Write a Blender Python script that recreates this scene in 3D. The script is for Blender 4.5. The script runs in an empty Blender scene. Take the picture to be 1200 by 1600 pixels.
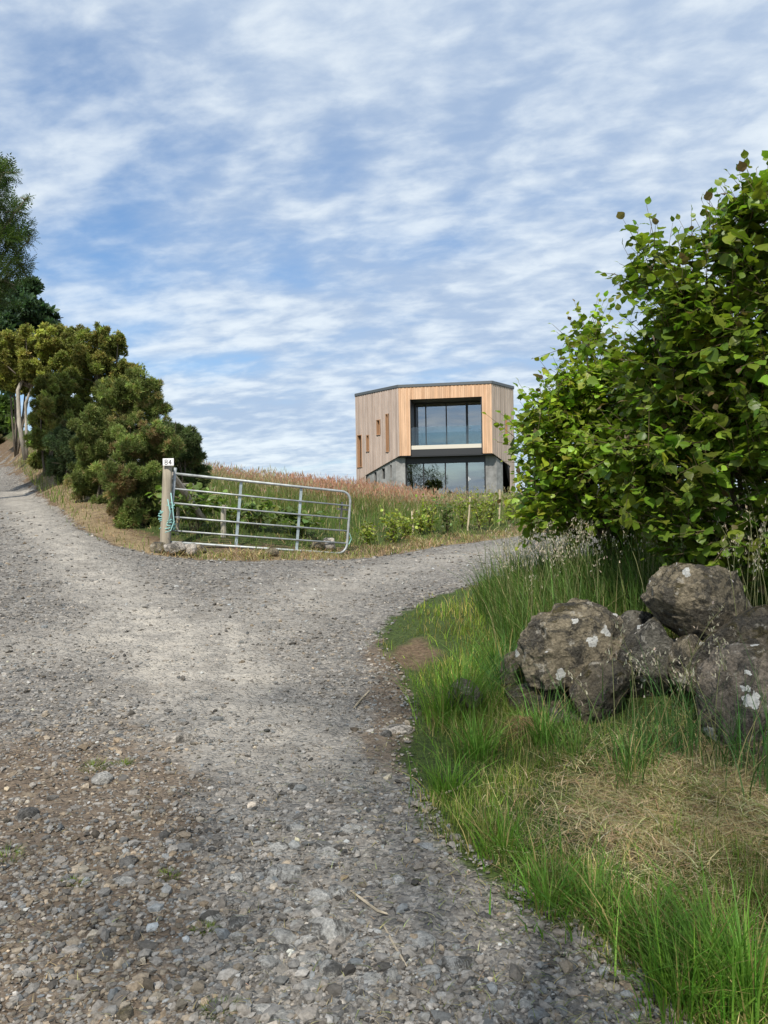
import bpy, bmesh, math, random
import numpy as np
from mathutils import Vector, Matrix, noise as mnoise

R = math.radians
rng = np.random.default_rng(7)
random.seed(7)
scene = bpy.context.scene
COL = scene.collection

# ------------------------------------------------------------------ camera
EYE = np.array([0.0, 0.0, 1.6]); ROLL = 0.016; F = 1200.0
RIGHT = np.array([math.cos(ROLL), 0, -math.sin(ROLL)])
UP = np.array([math.sin(ROLL), 0, math.cos(ROLL)])
FWD = np.array([0.0, 1.0, 0.0])
cam = bpy.data.cameras.new('camera'); cam.sensor_fit = 'HORIZONTAL'; cam.sensor_width = 36; cam.lens = 36
cam.clip_start = 0.05; cam.clip_end = 5000
camo = bpy.data.objects.new('camera', cam); COL.objects.link(camo)
m = Matrix.Identity(4)
for i in range(3):
    m[i][0] = RIGHT[i]; m[i][1] = UP[i]; m[i][2] = -FWD[i]; m[i][3] = EYE[i]
camo.matrix_world = m
scene.camera = camo

# ------------------------------------------------------------------ light
SUN_EL, SUN_AZ = R(50), R(192)            # azimuth clockwise from +Y: behind and left of the camera
SUN_DIR = Vector((math.sin(SUN_AZ)*math.cos(SUN_EL), math.cos(SUN_AZ)*math.cos(SUN_EL), math.sin(SUN_EL)))
sl = bpy.data.lights.new('sun', 'SUN'); sl.energy = 3.9; sl.angle = R(1.5); sl.color = (1.0, 0.935, 0.83)
so = bpy.data.objects.new('sun', sl); COL.objects.link(so)
so.rotation_euler = SUN_DIR.to_track_quat('Z', 'Y').to_euler()
scene.view_settings.view_transform = 'Standard'; scene.view_settings.look = 'None'
scene.view_settings.exposure = 0.42; scene.view_settings.gamma = 1.0
scene.cycles.max_bounces = 6; scene.cycles.transparent_max_bounces = 8
scene.cycles.use_denoising = True

# ------------------------------------------------------------------ node helpers
def nd(nt, typ, ins=None, **props):
    n = nt.nodes.new(typ)
    for k, v in props.items(): setattr(n, k, v)
    for k, v in (ins or {}).items():
        if isinstance(v, bpy.types.NodeSocket): nt.links.new(v, n.inputs[k])
        else: n.inputs[k].default_value = v
    return n
def out(n, i=0): return n.outputs[i]
def mth(nt, op, a, b=0.0, c=None, clamp=False):
    n = nt.nodes.new('ShaderNodeMath'); n.operation = op; n.use_clamp = clamp
    for i, v in enumerate((a, b) if c is None else (a, b, c)):
        if isinstance(v, bpy.types.NodeSocket): nt.links.new(v, n.inputs[i])
        else: n.inputs[i].default_value = v
    return n.outputs[0]
def ramp(nt, fac, stops):
    n = nt.nodes.new('ShaderNodeValToRGB'); nt.links.new(fac, n.inputs[0])
    el = n.color_ramp.elements
    while len(el) < len(stops): el.new(0.5)
    for e, (p, c) in zip(el, stops):
        e.position = p; e.color = (c[0], c[1], c[2], 1) if not isinstance(c, (int, float)) else (c, c, c, 1)
    return n.outputs[0]
def mix(nt, fac, a, b, typ='MIX'):
    n = nt.nodes.new('ShaderNodeMix'); n.data_type = 'RGBA'; n.blend_type = typ
    for s, v in ((n.inputs[0], fac), (n.inputs[6], a), (n.inputs[7], b)):
        if isinstance(v, bpy.types.NodeSocket): nt.links.new(v, s)
        elif isinstance(v, (int, float)): s.default_value = v
        else: s.default_value = (v[0], v[1], v[2], 1)
    return n.outputs[2]
def sstep(nt, x, a, b):
    n = nt.nodes.new('ShaderNodeMapRange'); n.interpolation_type = 'SMOOTHSTEP'
    nt.links.new(x, n.inputs[0]); n.inputs[1].default_value = a; n.inputs[2].default_value = b
    return n.outputs[0]
def noise(nt, vec, scale, detail=4, rough=0.55, dist=0.0):
    n = nd(nt, 'ShaderNodeTexNoise', {'Scale': scale, 'Detail': detail, 'Roughness': rough, 'Distortion': dist})
    if vec is not None: nt.links.new(vec, n.inputs['Vector'])
    return n.outputs[0]
def newmat(name):
    m = bpy.data.materials.new(name); m.use_nodes = True
    nt = m.node_tree; nt.nodes.clear()
    o = nt.nodes.new('ShaderNodeOutputMaterial')
    return m, nt, o

# ------------------------------------------------------------------ sky with thin cloud
def build_world():
    w = bpy.data.worlds.new('World'); scene.world = w; w.use_nodes = True
    nt = w.node_tree; nt.nodes.clear()
    o = nt.nodes.new('ShaderNodeOutputWorld')
    sky = nd(nt, 'ShaderNodeTexSky', sky_type='NISHITA', sun_disc=False, sun_elevation=SUN_EL, sun_rotation=SUN_AZ,
             altitude=100, air_density=1.0, dust_density=0.3, ozone_density=2.5)
    tc = nt.nodes.new('ShaderNodeTexCoord')
    sp = nd(nt, 'ShaderNodeSeparateXYZ', {0: tc.outputs['Generated']})
    x, y, z = sp.outputs
    zz = mth(nt, 'ADD', mth(nt, 'MAXIMUM', z, 0.0), 0.20)
    u = mth(nt, 'DIVIDE', x, zz); v = mth(nt, 'DIVIDE', y, zz)
    # bands run a little uphill to the right
    v2 = mth(nt, 'ADD', v, mth(nt, 'MULTIPLY', u, 0.14))
    vec = out(nd(nt, 'ShaderNodeCombineXYZ', {0: mth(nt, 'MULTIPLY', u, 0.85), 1: mth(nt, 'MULTIPLY', v2, 1.25), 2: 3.7}))
    big = noise(nt, vec, 1.15, 3, 0.5, 0.3)
    fine = noise(nt, vec, 2.6, 6, 0.52, 0.12)
    rip = noise(nt, vec, 10.0, 5, 0.55, 0.2)
    s = mth(nt, 'ADD', mth(nt, 'MULTIPLY', big, 0.55), mth(nt, 'ADD', mth(nt, 'MULTIPLY', fine, 0.5), mth(nt, 'MULTIPLY', rip, 0.13)))
    # clearer sky towards the left, thicker to the right
    bx = mth(nt, 'MULTIPLY', x, 0.12)
    hole_d = nd(nt, 'ShaderNodeVectorMath', {0: tc.outputs['Generated'], 1: (-0.34, 0.83, 0.435)}, operation='DISTANCE')
    hole = mth(nt, 'MULTIPLY', sstep(nt, hole_d.outputs['Value'], 0.22, 0.0), -0.16)
    hole_e = nd(nt, 'ShaderNodeVectorMath', {0: tc.outputs['Generated'], 1: (0.17, 0.83, 0.56)}, operation='DISTANCE')
    hole2 = mth(nt, 'MULTIPLY', sstep(nt, hole_e.outputs['Value'], 0.16, 0.0), -0.09)
    fill_d = nd(nt, 'ShaderNodeVectorMath', {0: tc.outputs['Generated'], 1: (-0.14, 0.945, 0.29)}, operation='DISTANCE')
    s = mth(nt, 'ADD', s, mth(nt, 'MULTIPLY', sstep(nt, fill_d.outputs['Value'], 0.24, 0.0), 0.085))
    s = mth(nt, 'ADD', mth(nt, 'ADD', s, bx), mth(nt, 'ADD', hole, hole2))
    fac = mth(nt, 'MULTIPLY', sstep(nt, s, 0.235, 0.62), 0.94)
    shade = sstep(nt, mth(nt, 'ADD', mth(nt, 'MULTIPLY', rip, 0.5), mth(nt, 'MULTIPLY', fine, 0.5)), 0.38, 0.66)
    cl = mix(nt, shade, (3.4, 4.3, 5.7), (6.3, 6.9, 7.4))
    hs = nd(nt, 'ShaderNodeHueSaturation', {'Color': sky.outputs[0], 'Saturation': 1.3, 'Value': 1.2, 'Hue': 0.5, 'Fac': 1.0})
    c = mix(nt, fac, hs.outputs[0], cl)
    bg = nd(nt, 'ShaderNodeBackground', {'Color': c, 'Strength': 0.10})
    nt.links.new(bg.outputs[0], o.inputs[0])
build_world()

# ------------------------------------------------------------------ pixel -> world
def ray(px, py):
    return RIGHT*((px-600)/F) + FWD + UP*((800-py)/F)
def at(px, py, Y):
    d = ray(px, py); return EYE + d*(Y/d[1])
def sm(x, a, b):
    t = np.clip((np.asarray(x, float)-a)/(b-a), 0, 1); return t*t*(3-2*t)

# ------------------------------------------------------------------ terrain
def slope_s(x):
    return 0.07 + 0.01*np.clip(-0.6-x, 0, 4.2)
def h_base(x, y):
    x = np.asarray(x, float); y = np.asarray(y, float)
    yl = np.where(y < 45, y, 45 + 12*(1-np.exp(-(np.maximum(y, 45)-45)/12.0)))
    return slope_s(x)*np.where(y > -20, yl, -20.0)
def g_base(px, py):
    d = ray(px, py); ts = np.linspace(1.5, 60, 12000)
    P = EYE[None]+ts[:, None]*d[None]/d[1]
    below = P[:, 2] < h_base(P[:, 0], P[:, 1])
    i = int(np.argmax(below)) if below.any() else -1
    return P[i, :2]
verge_px = [(1075, 1640), (1050, 1600), (985, 1530), (890, 1460), (770, 1385), (690, 1310), (645, 1240), (622, 1170), (640, 1110), (622, 1050), (590, 1005), (615, 965), (680, 930), (760, 908), (840, 884)]
VERGE = np.array([[1.1, -3.0], [1.0, 1.0]] + [list(g_base(*p)) for p in verge_px] + [[5.5, 14.6], [12, 19.5], [30, 30]])
far_px = [(810, 838), (760, 845), (690, 854), (620, 866), (550, 874), (470, 876), (380, 877), (300, 874), (235, 866), (180, 852), (130, 829), (90, 798), (58, 775), (30, 748), (14, 737)]
FAR = np.array([[30, 34], [12, 23.2], [6, 18.6]] + [list(g_base(*p)) for p in far_px] + [[-30, 55.0]])
LEFT = np.array([[-34, 55.0], [-18.6, 32], [-11.2, 20.0], [-8.5, 15.5], [-5.9, 11.4], [-4.9, 9.6], [-5.2, 8], [-5.5, 5], [-4.6, 0], [-4.0, -3.0]])
ROADPOLY = np.vstack([VERGE, FAR, LEFT])

def seg_dist(P, poly, closed=False):
    P = np.asarray(P, float); d = np.full(len(P), 1e9)
    n = len(poly)
    for i in range(n if closed else n-1):
        a = poly[i]; b = poly[(i+1) % n]; ab = b-a
        t = np.clip(((P-a)@ab)/max(ab@ab, 1e-12), 0, 1)
        q = P-(a+t[:, None]*ab)
        d = np.minimum(d, np.hypot(q[:, 0], q[:, 1]))
    return d
def inside(P, poly):
    P = np.asarray(P, float); c = np.zeros(len(P), bool); n = len(poly)
    for i in range(n):
        a = poly[i]; b = poly[(i+1) % n]
        if a[1] == b[1]: continue
        cond = (a[1] > P[:, 1]) != (b[1] > P[:, 1])
        xi = (b[0]-a[0])*(P[:, 1]-a[1])/(b[1]-a[1])+a[0]
        c ^= cond & (P[:, 0] < xi)
    return c
def road_sd(x, y):
    P = np.stack([np.ravel(x), np.ravel(y)], 1)
    d = seg_dist(P, ROADPOLY, True); s = np.where(inside(P, ROADPOLY), d, -d)
    return s.reshape(np.shape(x))
VERGEPOLY = np.vstack([VERGE, [[60, 30], [60, -3]]])
def verge_d(x, y):
    P = np.stack([np.ravel(x), np.ravel(y)], 1)
    d = seg_dist(P, VERGE); return np.where(inside(P, VERGEPOLY), d, -d).reshape(np.shape(x))
FIELDPOLY = np.vstack([FAR, [[-30, 300], [300, 300], [300, 34]]])
def field_d(x, y):
    P = np.stack([np.ravel(x), np.ravel(y)], 1)
    d = seg_dist(P, FAR); return np.where(inside(P, FIELDPOLY), d, -d).reshape(np.shape(x))
def wob(x, y):
    return (np.sin(x*1.7+y*.9)*.4+np.sin(y*2.3-x*1.1+1)*.3+np.sin(x*4.1+y*3.3+2)*.18+np.sin(y*7.1-x*6.3)*.12)
def h(x, y):
    x = np.asarray(x, float); y = np.asarray(y, float)
    z = h_base(x, y)
    vd = verge_d(x, y)
    z = z + (0.16+.18*sm(y, 4.3, 5.3))*sm(vd, 0.05, 1.9)*np.clip(1-(np.maximum(y, 8)-8)/8, 0, 1)
    # mound of thatch below the boulders
    z = z + 0.07*np.exp(-(((x-1.20)/.45)**2+((y-2.95)/.38)**2))
    fd = field_d(x, y)
    wl = sm(x + 0.45*(y-12), -6.2, -2.0)                       # 1 on the meadow, 0 on the hedge bank
    crest = 2.06 - 0.27*sm(x, -3.5, -1.2) - 0.52*sm(x, -1.5, 2.5) + 1.6*sm(-x, 3.5, 10)
    ff = crest + np.clip((y-23)/19, 0, 1)*(2.55-crest)
    ff = ff - np.clip(y-58, 0, None)*0.09
    k = np.sin(np.clip((fd-1.0)/8.0, 0, 1)*math.pi/2)
    field = z*(1-k) + ff*k
    bank = z + (0.5+1.3*sm(y, 15, 25))*np.exp(-((fd-1.7)/1.2)**2)*sm(y, 11.5, 15)+.9*sm(fd, 2.0, 4)*sm(y, 14, 20)
    zz = bank*(1-wl) + field*wl
    z = np.where(fd > 0, zz, z)
    z = np.where(y > 58, np.maximum(z, -25.0), z)
    fade = np.clip(1-(np.abs(y)-10)/30, 0, 1)
    rd = road_sd(x, y); fine = np.sin(x*11.3+y*7.1+1.3*np.sin(y*3.7))*np.sin(y*9.7-x*5.9+1.1*np.sin(x*4.3))+.6*np.sin(x*23+y*17+np.sin(y*8))*np.sin(y*21-x*13)
    return z + 0.022*wob(x, y)*fade*(0.5+sm(-rd, 0, .5)) + .010*fine*fade*sm(rd, -.3, .3)
def ground_at(px, py):
    d = ray(px, py); ts = np.linspace(1.5, 60, 3000)
    P = EYE[None]+ts[:, None]*d[None]/d[1]
    b = P[:, 2] < h(P[:, 0], P[:, 1]); i = int(np.argmax(b)) if b.any() else len(ts)-1
    return P[i]
def hz(x, y): return float(h(np.array([x]), np.array([y]))[0])

# ------------------------------------------------------------------ object helpers
def prop(o, label=None, cat=None, group=None, kind=None):
    if label: o['label'] = label
    if cat: o['category'] = cat
    if group: o['group'] = group
    if kind: o['kind'] = kind
    return o
def empty(name, loc, label, cat, group=None):
    o = bpy.data.objects.new(name, None); COL.objects.link(o); o.location = loc; o.empty_display_size = .2
    return prop(o, label, cat, group)
def mesh_np(name, V, Fs, mat, col=None, smooth=False, parent=None):
    V = np.asarray(V, np.float32)
    if parent is not None: V = V - np.array(parent.location, np.float32)[None] if parent.parent is None else V - np.array(parent['base'], np.float32)[None]
    if not isinstance(Fs, list): Fs = [Fs]
    Fs = [np.asarray(f, np.int32) for f in Fs if len(f)]
    me = bpy.data.meshes.new(name)
    nl = sum(f.size for f in Fs); nf = sum(len(f) for f in Fs)
    me.vertices.add(len(V)); me.vertices.foreach_set('co', V.ravel())
    me.loops.add(nl); me.polygons.add(nf)
    me.loops.foreach_set('vertex_index', np.concatenate([f.ravel() for f in Fs]))
    sizes = np.concatenate([np.full(len(f), f.shape[1], np.int32) for f in Fs])
    st = np.concatenate([[0], np.cumsum(sizes)[:-1]]).astype(np.int32)
    me.polygons.foreach_set('loop_start', st)
    me.polygons.foreach_set('use_smooth', np.full(nf, smooth, bool))
    if col is not None:
        a = me.color_attributes.new('tint', 'FLOAT_COLOR', 'POINT')
        c = np.ones((len(V), 4), np.float32); c[:, :3] = col; a.data.foreach_set('color', c.ravel())
    me.update(calc_edges=True); me.validate()
    me.materials.append(mat)
    o = bpy.data.objects.new(name, me); COL.objects.link(o)
    if parent is not None:
        o.parent = parent
        o['base'] = list(parent.location) if parent.parent is None else list(parent['base'])
    return o
class MB:
    """collects boxes, tubes and prisms into one mesh"""
    def __init__(s): s.V = []; s.Q = []; s.T = []; s.C = []; s.n = 0; s.N = {}
    def add(s, V, F, col=None):
        V = np.asarray(V, float); F = np.asarray(F, int)+s.n
        s.N.setdefault(F.shape[1], []).append(F); s.V.append(V); s.n += len(V)
        s.C.append(np.tile(col if col is not None else (1, 1, 1), (len(V), 1)))
    def hexa(s, P, col=None):            # 8 points: bottom 4 then top 4
        s.add(P, [[3, 2, 1, 0], [4, 5, 6, 7], [0, 1, 5, 4], [1, 2, 6, 5], [2, 3, 7, 6], [3, 0, 4, 7]], col)
    def obox(s, o, u, v, w, col=None):   # origin corner and three edge vectors
        o, u, v, w = (np.asarray(a, float) for a in (o, u, v, w))
        s.hexa([o, o+u, o+u+v, o+v, o+w, o+u+w, o+u+v+w, o+v+w], col)
    def box(s, a, b, col=None):
        a = np.asarray(a, float); b = np.asarray(b, float); d = b-a
        s.obox(a, (d[0], 0, 0), (0, d[1], 0), (0, 0, d[2]), col)
    def tube(s, pts, rad, n=8, col=None, cap=True):
        pts = np.asarray(pts, float); k = len(pts); rad = np.broadcast_to(rad, (k,)).astype(float)
        tan = np.gradient(pts, axis=0); tan /= np.linalg.norm(tan, axis=1)[:, None]+1e-12
        ref = np.array([0, 0, 1.0]) if abs(tan[0][2]) < .9 else np.array([1.0, 0, 0])
        V = []
        for i in range(k):
            a = np.cross(tan[i], ref); a /= np.linalg.norm(a)+1e-12; b = np.cross(tan[i], a); ref = np.cross(a, tan[i])
            th = np.arange(n)*2*math.pi/n
            V.append(pts[i]+rad[i]*(np.cos(th)[:, None]*a+np.sin(th)[:, None]*b))
        V = np.vstack(V); Fq = []
        for i in range(k-1):
            for j in range(n):
                jj = (j+1) % n; Fq.append([i*n+j, i*n+jj, (i+1)*n+jj, (i+1)*n+j])
        base = s.n
        s.add(V, Fq, col)
        if cap:
            s.N.setdefault(n, []).append(np.array([[base+j for j in range(n)][::-1], [base+(k-1)*n+j for j in range(n)]]))
    def build(s, name, mat, parent=None, smooth=False):
        return mesh_np(name, np.vstack(s.V), [np.vstack(v) for v in s.N.values()], mat, np.vstack(s.C), smooth, parent)
def bevel(o, w, seg=2):
    md = o.modifiers.new('bevel', 'BEVEL'); md.width = w; md.segments = seg; md.limit_method = 'ANGLE'; return o

# ------------------------------------------------------------------ materials
def veg_mat(name, trans=0.35, rough=0.5, spec=0.3, var=0.25):
    m, nt, o = newmat(name)
    a = nd(nt, 'ShaderNodeAttribute', attribute_name='tint')
    g = nt.nodes.new('ShaderNodeNewGeometry')
    n = noise(nt, g.outputs['Position'], 2.3, 2)
    c = mix(nt, var, a.outputs['Color'], ramp(nt, n, [(.3, (.45, .5, .4)), (.7, (1.35, 1.3, 1.2))]), 'MULTIPLY')
    p = nd(nt, 'ShaderNodeBsdfPrincipled', {'Base Color': c, 'Roughness': rough, 'Specular IOR Level': spec})
    t = nd(nt, 'ShaderNodeBsdfTranslucent', {'Color': mix(nt, 1.0, c, (1.25, 1.35, .7), 'MULTIPLY')})
    x = nd(nt, 'ShaderNodeMixShader', {0: trans, 1: p.outputs[0], 2: t.outputs[0]})
    nt.links.new(x.outputs[0], o.inputs[0]); return m
def tint_mat(name, rough=0.7, metal=0.0, spec=0.4, nscale=None, namt=0.3, bump=0.0, bscale=60.0, stretch=(1, 1, 1)):
    m, nt, o = newmat(name)
    a = nd(nt, 'ShaderNodeAttribute', attribute_name='tint'); c = a.outputs['Color']
    tc = nt.nodes.new('ShaderNodeTexCoord')
    mp = nd(nt, 'ShaderNodeMapping', {'Vector': tc.outputs['Object'], 'Scale': stretch})
    if nscale:
        n = noise(nt, mp.outputs[0], nscale, 5, .6)
        c = mix(nt, namt, c, ramp(nt, n, [(.3, .35), (.7, 1.6)]), 'MULTIPLY')
    p = nd(nt, 'ShaderNodeBsdfPrincipled', {'Base Color': c, 'Roughness': rough, 'Metallic': metal, 'Specular IOR Level': spec})
    if bump:
        b = nd(nt, 'ShaderNodeBump', {'Height': noise(nt, mp.outputs[0], bscale, 5, .6), 'Strength': bump, 'Distance': 0.01})
        nt.links.new(b.outputs[0], p.inputs['Normal'])
    nt.links.new(p.outputs[0], o.inputs[0]); return m
def ground_mat():
    m, nt, o = newmat('ground_surface')
    a = nd(nt, 'ShaderNodeAttribute', attribute_name='tint'); sp = nd(nt, 'ShaderNodeSeparateColor', {0: a.outputs['Color']})
    road, grass, straw = sp.outputs[0], sp.outputs[1], sp.outputs[2]
    b = nd(nt, 'ShaderNodeAttribute', attribute_name='wear'); sb = nd(nt, 'ShaderNodeSeparateColor', {0: b.outputs['Color']})
    dust, soil = sb.outputs[0], sb.outputs[1]
    g = nt.nodes.new('ShaderNodeNewGeometry'); P = g.outputs['Position']
    nz = nd(nt, 'ShaderNodeTexNoise', {'Vector': P, 'Scale': 14.0, 'Detail': 3.0})
    off = nd(nt, 'ShaderNodeVectorMath', {0: nz.outputs[1], 'Scale': 0.05}, operation='SCALE')
    PP = out(nd(nt, 'ShaderNodeVectorMath', {0: P, 1: off.outputs[0]}, operation='ADD'))
    v1 = nd(nt, 'ShaderNodeTexVoronoi', {'Vector': PP, 'Scale': 34.0, 'Randomness': 1.0})
    v2 = nd(nt, 'ShaderNodeTexVoronoi', {'Vector': PP, 'Scale': 80.0})
    e1 = nd(nt, 'ShaderNodeTexVoronoi', {'Vector': PP, 'Scale': 34.0}, feature='DISTANCE_TO_EDGE')
    s1 = nd(nt, 'ShaderNodeSeparateColor', {0: v1.outputs['Color']}); s2 = nd(nt, 'ShaderNodeSeparateColor', {0: v2.outputs['Color']})
    st1 = ramp(nt, s1.outputs[0], [(0, (.10, .10, .10)), (.5, (.205, .19, .17)), (.85, (.29, .27, .243)), (1, (.41, .385, .35))])
    st2 = ramp(nt, s2.outputs[0], [(0, (.11, .11, .108)), (.6, (.215, .20, .178)), (1, (.34, .32, .288))])
    grav = mix(nt, mth(nt, 'GREATER_THAN', s1.outputs[1], 0.55), st2, st1)
    dirtc = ramp(nt, noise(nt, P, 30, 5), [(.3, (.105, .092, .078)), (.7, (.19, .17, .145))])
    n1 = noise(nt, P, 1.1, 5, .6); n2 = noise(nt, P, 5.5, 5, .65)
    grav = mix(nt, mth(nt, 'MULTIPLY', sstep(nt, n2, .42, .7), .55), grav, dirtc)
    dustc = ramp(nt, noise(nt, P, 45, 5, .7), [(.3, (.31, .285, .245)), (.7, (.48, .445, .39))])
    df = mth(nt, 'MULTIPLY', dust, mth(nt, 'ADD', .5, mth(nt, 'MULTIPLY', sstep(nt, n2, .35, .6), .45)))
    grav = mix(nt, df, grav, dustc)
    grav = mix(nt, .75, grav, ramp(nt, noise(nt, P, 2.6, 7, .7), [(.32, (.66, .65, .64)), (.5, (1, 1, 1)), (.68, (1.28, 1.26, 1.22))]), 'MULTIPLY')
    soilc = ramp(nt, noise(nt, P, 22, 6, .65), [(.3, (.085, .058, .036)), (.55, (.16, .112, .070)), (.75, (.27, .20, .13))])
    sf = sstep(nt, mth(nt, 'ADD', soil, mth(nt, 'MULTIPLY', mth(nt, 'SUBTRACT', n2, .5), 1.1)), .35, .75)
    grav = mix(nt, mth(nt, 'MULTIPLY', sf, .7), grav, soilc)
    strawc = ramp(nt, noise(nt, P, 60, 4, .7), [(.3, (.17, .12, .065)), (.7, (.40, .31, .18))])
    grassc = ramp(nt, noise(nt, P, 40, 4, .7), [(.3, (.025, .04, .012)), (.7, (.085, .12, .03))])
    off_c = mix(nt, sstep(nt, mth(nt, 'ADD', straw, mth(nt, 'SUBTRACT', n2, .5)), .3, .7), soilc, strawc)
    off_c = mix(nt, sstep(nt, mth(nt, 'ADD', grass, mth(nt, 'SUBTRACT', n2, .5)), .3, .7), off_c, grassc)
    rf = sstep(nt, mth(nt, 'ADD', road, mth(nt, 'MULTIPLY', mth(nt, 'SUBTRACT', n2, .5), 1.3)), .35, .65)
    c = mix(nt, rf, off_c, grav)
    p = nd(nt, 'ShaderNodeBsdfPrincipled', {'Base Color': c, 'Roughness': .92, 'Specular IOR Level': .2})
    hgt = mth(nt, 'ADD', mth(nt, 'MULTIPLY', mth(nt, 'MINIMUM', e1.outputs[0], .25), mth(nt, 'GREATER_THAN', s1.outputs[1], .4)), mth(nt, 'MULTIPLY', noise(nt, P, 70, 6, .7), .25))
    bp = nd(nt, 'ShaderNodeBump', {'Height': hgt, 'Strength': 0.9, 'Distance': 0.05})
    nt.links.new(bp.outputs[0], p.inputs['Normal'])
    nt.links.new(p.outputs[0], o.inputs[0]); return m
def rock_mat(name, base=(.20, .175, .145), dark=(.06, .052, .045), moss=.5, lichen=.5):
    m, nt, o = newmat(name); base = tuple(q*1.02 for q in base)
    tc = nt.nodes.new('ShaderNodeTexCoord'); g = nt.nodes.new('ShaderNodeNewGeometry'); P = tc.outputs['Object']
    oi = nt.nodes.new('ShaderNodeObjectInfo')
    rv = nd(nt, 'ShaderNodeCombineXYZ', {0: mth(nt, 'MULTIPLY', oi.outputs['Random'], 37.0), 1: mth(nt, 'MULTIPLY', oi.outputs['Random'], 11.0)})
    P = out(nd(nt, 'ShaderNodeVectorMath', {0: P, 1: rv.outputs[0]}, operation='ADD'))
    n1 = noise(nt, P, 5, 8, .68, .4); n2 = noise(nt, P, 22, 8, .7); n3 = noise(nt, P, 70, 6, .7)
    c = ramp(nt, n1, [(.28, dark), (.48, base), (.62, tuple(b*1.25 for b in base)), (.8, tuple(b*1.6 for b in base))])
    c = mix(nt, .6, c, ramp(nt, n2, [(.3, .35), (.7, 1.5)]), 'MULTIPLY')
    nz = nd(nt, 'ShaderNodeSeparateXYZ', {0: g.outputs['Normal']}).outputs[2]
    mf = sstep(nt, mth(nt, 'ADD', mth(nt, 'MULTIPLY', nz, .22), noise(nt, P, 7, 7, .7, .3)), .66, .76)
    mossc = ramp(nt, n3, [(.35, (.022, .018, .010)), (.65, (.085, .070, .030))])
    c = mix(nt, mth(nt, 'MULTIPLY', mf, moss), c, mossc)
    crust = sstep(nt, noise(nt, P, 8, 8, .75, .5), .485, .57)
    c = mix(nt, mth(nt, 'MULTIPLY', crust, .82), c, ramp(nt, n3, [(.3, (.025, .023, .02)), (.7, (.085, .08, .07))]))
    pale = sstep(nt, noise(nt, P, 11, 6, .7, .2), .58, .64)
    c = mix(nt, mth(nt, 'MULTIPLY', pale, .6), c, (.46, .43, .37))
    c = mix(nt, .6, c, ramp(nt, n3, [(.32, .3), (.5, 1.0), (.68, 1.7)]), 'MULTIPLY')
    vr = nd(nt, 'ShaderNodeTexVoronoi', {'Vector': out(nd(nt, 'ShaderNodeVectorMath', {0: P, 1: out(nd(nt, 'ShaderNodeVectorMath', {0: out(nd(nt, 'ShaderNodeTexNoise', {'Vector': P, 'Scale': 25.0, 'Detail': 3.0}), 1), 'Scale': .07}, operation='SCALE'))}, operation='ADD')), 'Scale': 10.0})
    sv = nd(nt, 'ShaderNodeSeparateColor', {0: vr.outputs['Color']})
    rad = mth(nt, 'MULTIPLY', mth(nt, 'MAXIMUM', mth(nt, 'SUBTRACT', sv.outputs[0], 1.0-.5*lichen), 0.0), 1.5)
    lf = mth(nt, 'LESS_THAN', vr.outputs['Distance'], rad)
    c = mix(nt, lf, c, mix(nt, n3, (.45, .45, .42), (.80, .80, .77)))
    p = nd(nt, 'ShaderNodeBsdfPrincipled', {'Base Color': c, 'Roughness': .9, 'Specular IOR Level': .25})
    hh = mth(nt, 'ADD', n1, mth(nt, 'ADD', mth(nt, 'MULTIPLY', n2, .5), mth(nt, 'MULTIPLY', n3, .35)))
    b = nd(nt, 'ShaderNodeBump', {'Height': hh, 'Strength': 1.0, 'Distance': .06})
    nt.links.new(b.outputs[0], p.inputs['Normal']); nt.links.new(p.outputs[0], o.inputs[0]); return m
def glass_mat(name, refl=.4, tint=(.55, .6, .62), rough=.0):
    m, nt, o = newmat(name)
    gl = nd(nt, 'ShaderNodeBsdfGlossy', {'Color': (.95, .97, 1, 1), 'Roughness': rough})
    tr = nd(nt, 'ShaderNodeBsdfTransparent', {'Color': (*tint, 1)})
    n = noise(nt, nt.nodes.new('ShaderNodeTexCoord').outputs['Object'], .7, 1)
    b = nd(nt, 'ShaderNodeBump', {'Height': n, 'Strength': .03, 'Distance': .05}); nt.links.new(b.outputs[0], gl.inputs['Normal'])
    x = nd(nt, 'ShaderNodeMixShader', {0: refl, 1: tr.outputs[0], 2: gl.outputs[0]})
    nt.links.new(x.outputs[0], o.inputs[0]); return m

M = {}
M['ground'] = ground_mat()
M['stone'] = tint_mat('gravel_stone', .9, 0, .2, 90, .5, .4, 200)
M['rock'] = rock_mat('boulder_stone')
M['flat_rock'] = rock_mat('track_stone', (.43, .42, .39), (.30, .29, .27), .05, 0)
M['pale_rock'] = rock_mat('pale_stone', (.46, .42, .37), (.24, .2, .16), .2, .2)
M['grass'] = veg_mat('grass_blades', .35, .55, .25)
M['straw'] = veg_mat('dry_grass', .25, .8, .1)
M['leaf'] = veg_mat('leaves', .40, .42, .4)
M['needle'] = veg_mat('spiny_foliage', .25, .6, .2)
M['bark'] = tint_mat('bark', .9, 0, .2, 12, .6, .6, 40, (1, 1, .3))
M['wood'] = tint_mat('weathered_wood', .85, 0, .2, 14, .55, .5, 40, (1, 1, .08))
M['clad'] = tint_mat('cedar_boards', .75, 0, .25, 6, .25, .1, 30, (1, 1, .15))
M['galv'] = tint_mat('galvanised_steel', .55, .5, .4, 9, .5)
M['dark_metal'] = tint_mat('dark_grey_metal', .45, .3, .5)
M['concrete'] = tint_mat('board_marked_concrete', .85, 0, .25, 3.5, .45, .2, 30)
M['paint'] = tint_mat('painted_surface', .6, 0, .3)
M['rope'] = tint_mat('rope_fibre', .85, 0, .2, 80, .4)
M['glass'] = glass_mat('window_glass', .29)
M['balustrade'] = glass_mat('balustrade_glass', .05, (.86, .92, .92))

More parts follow.
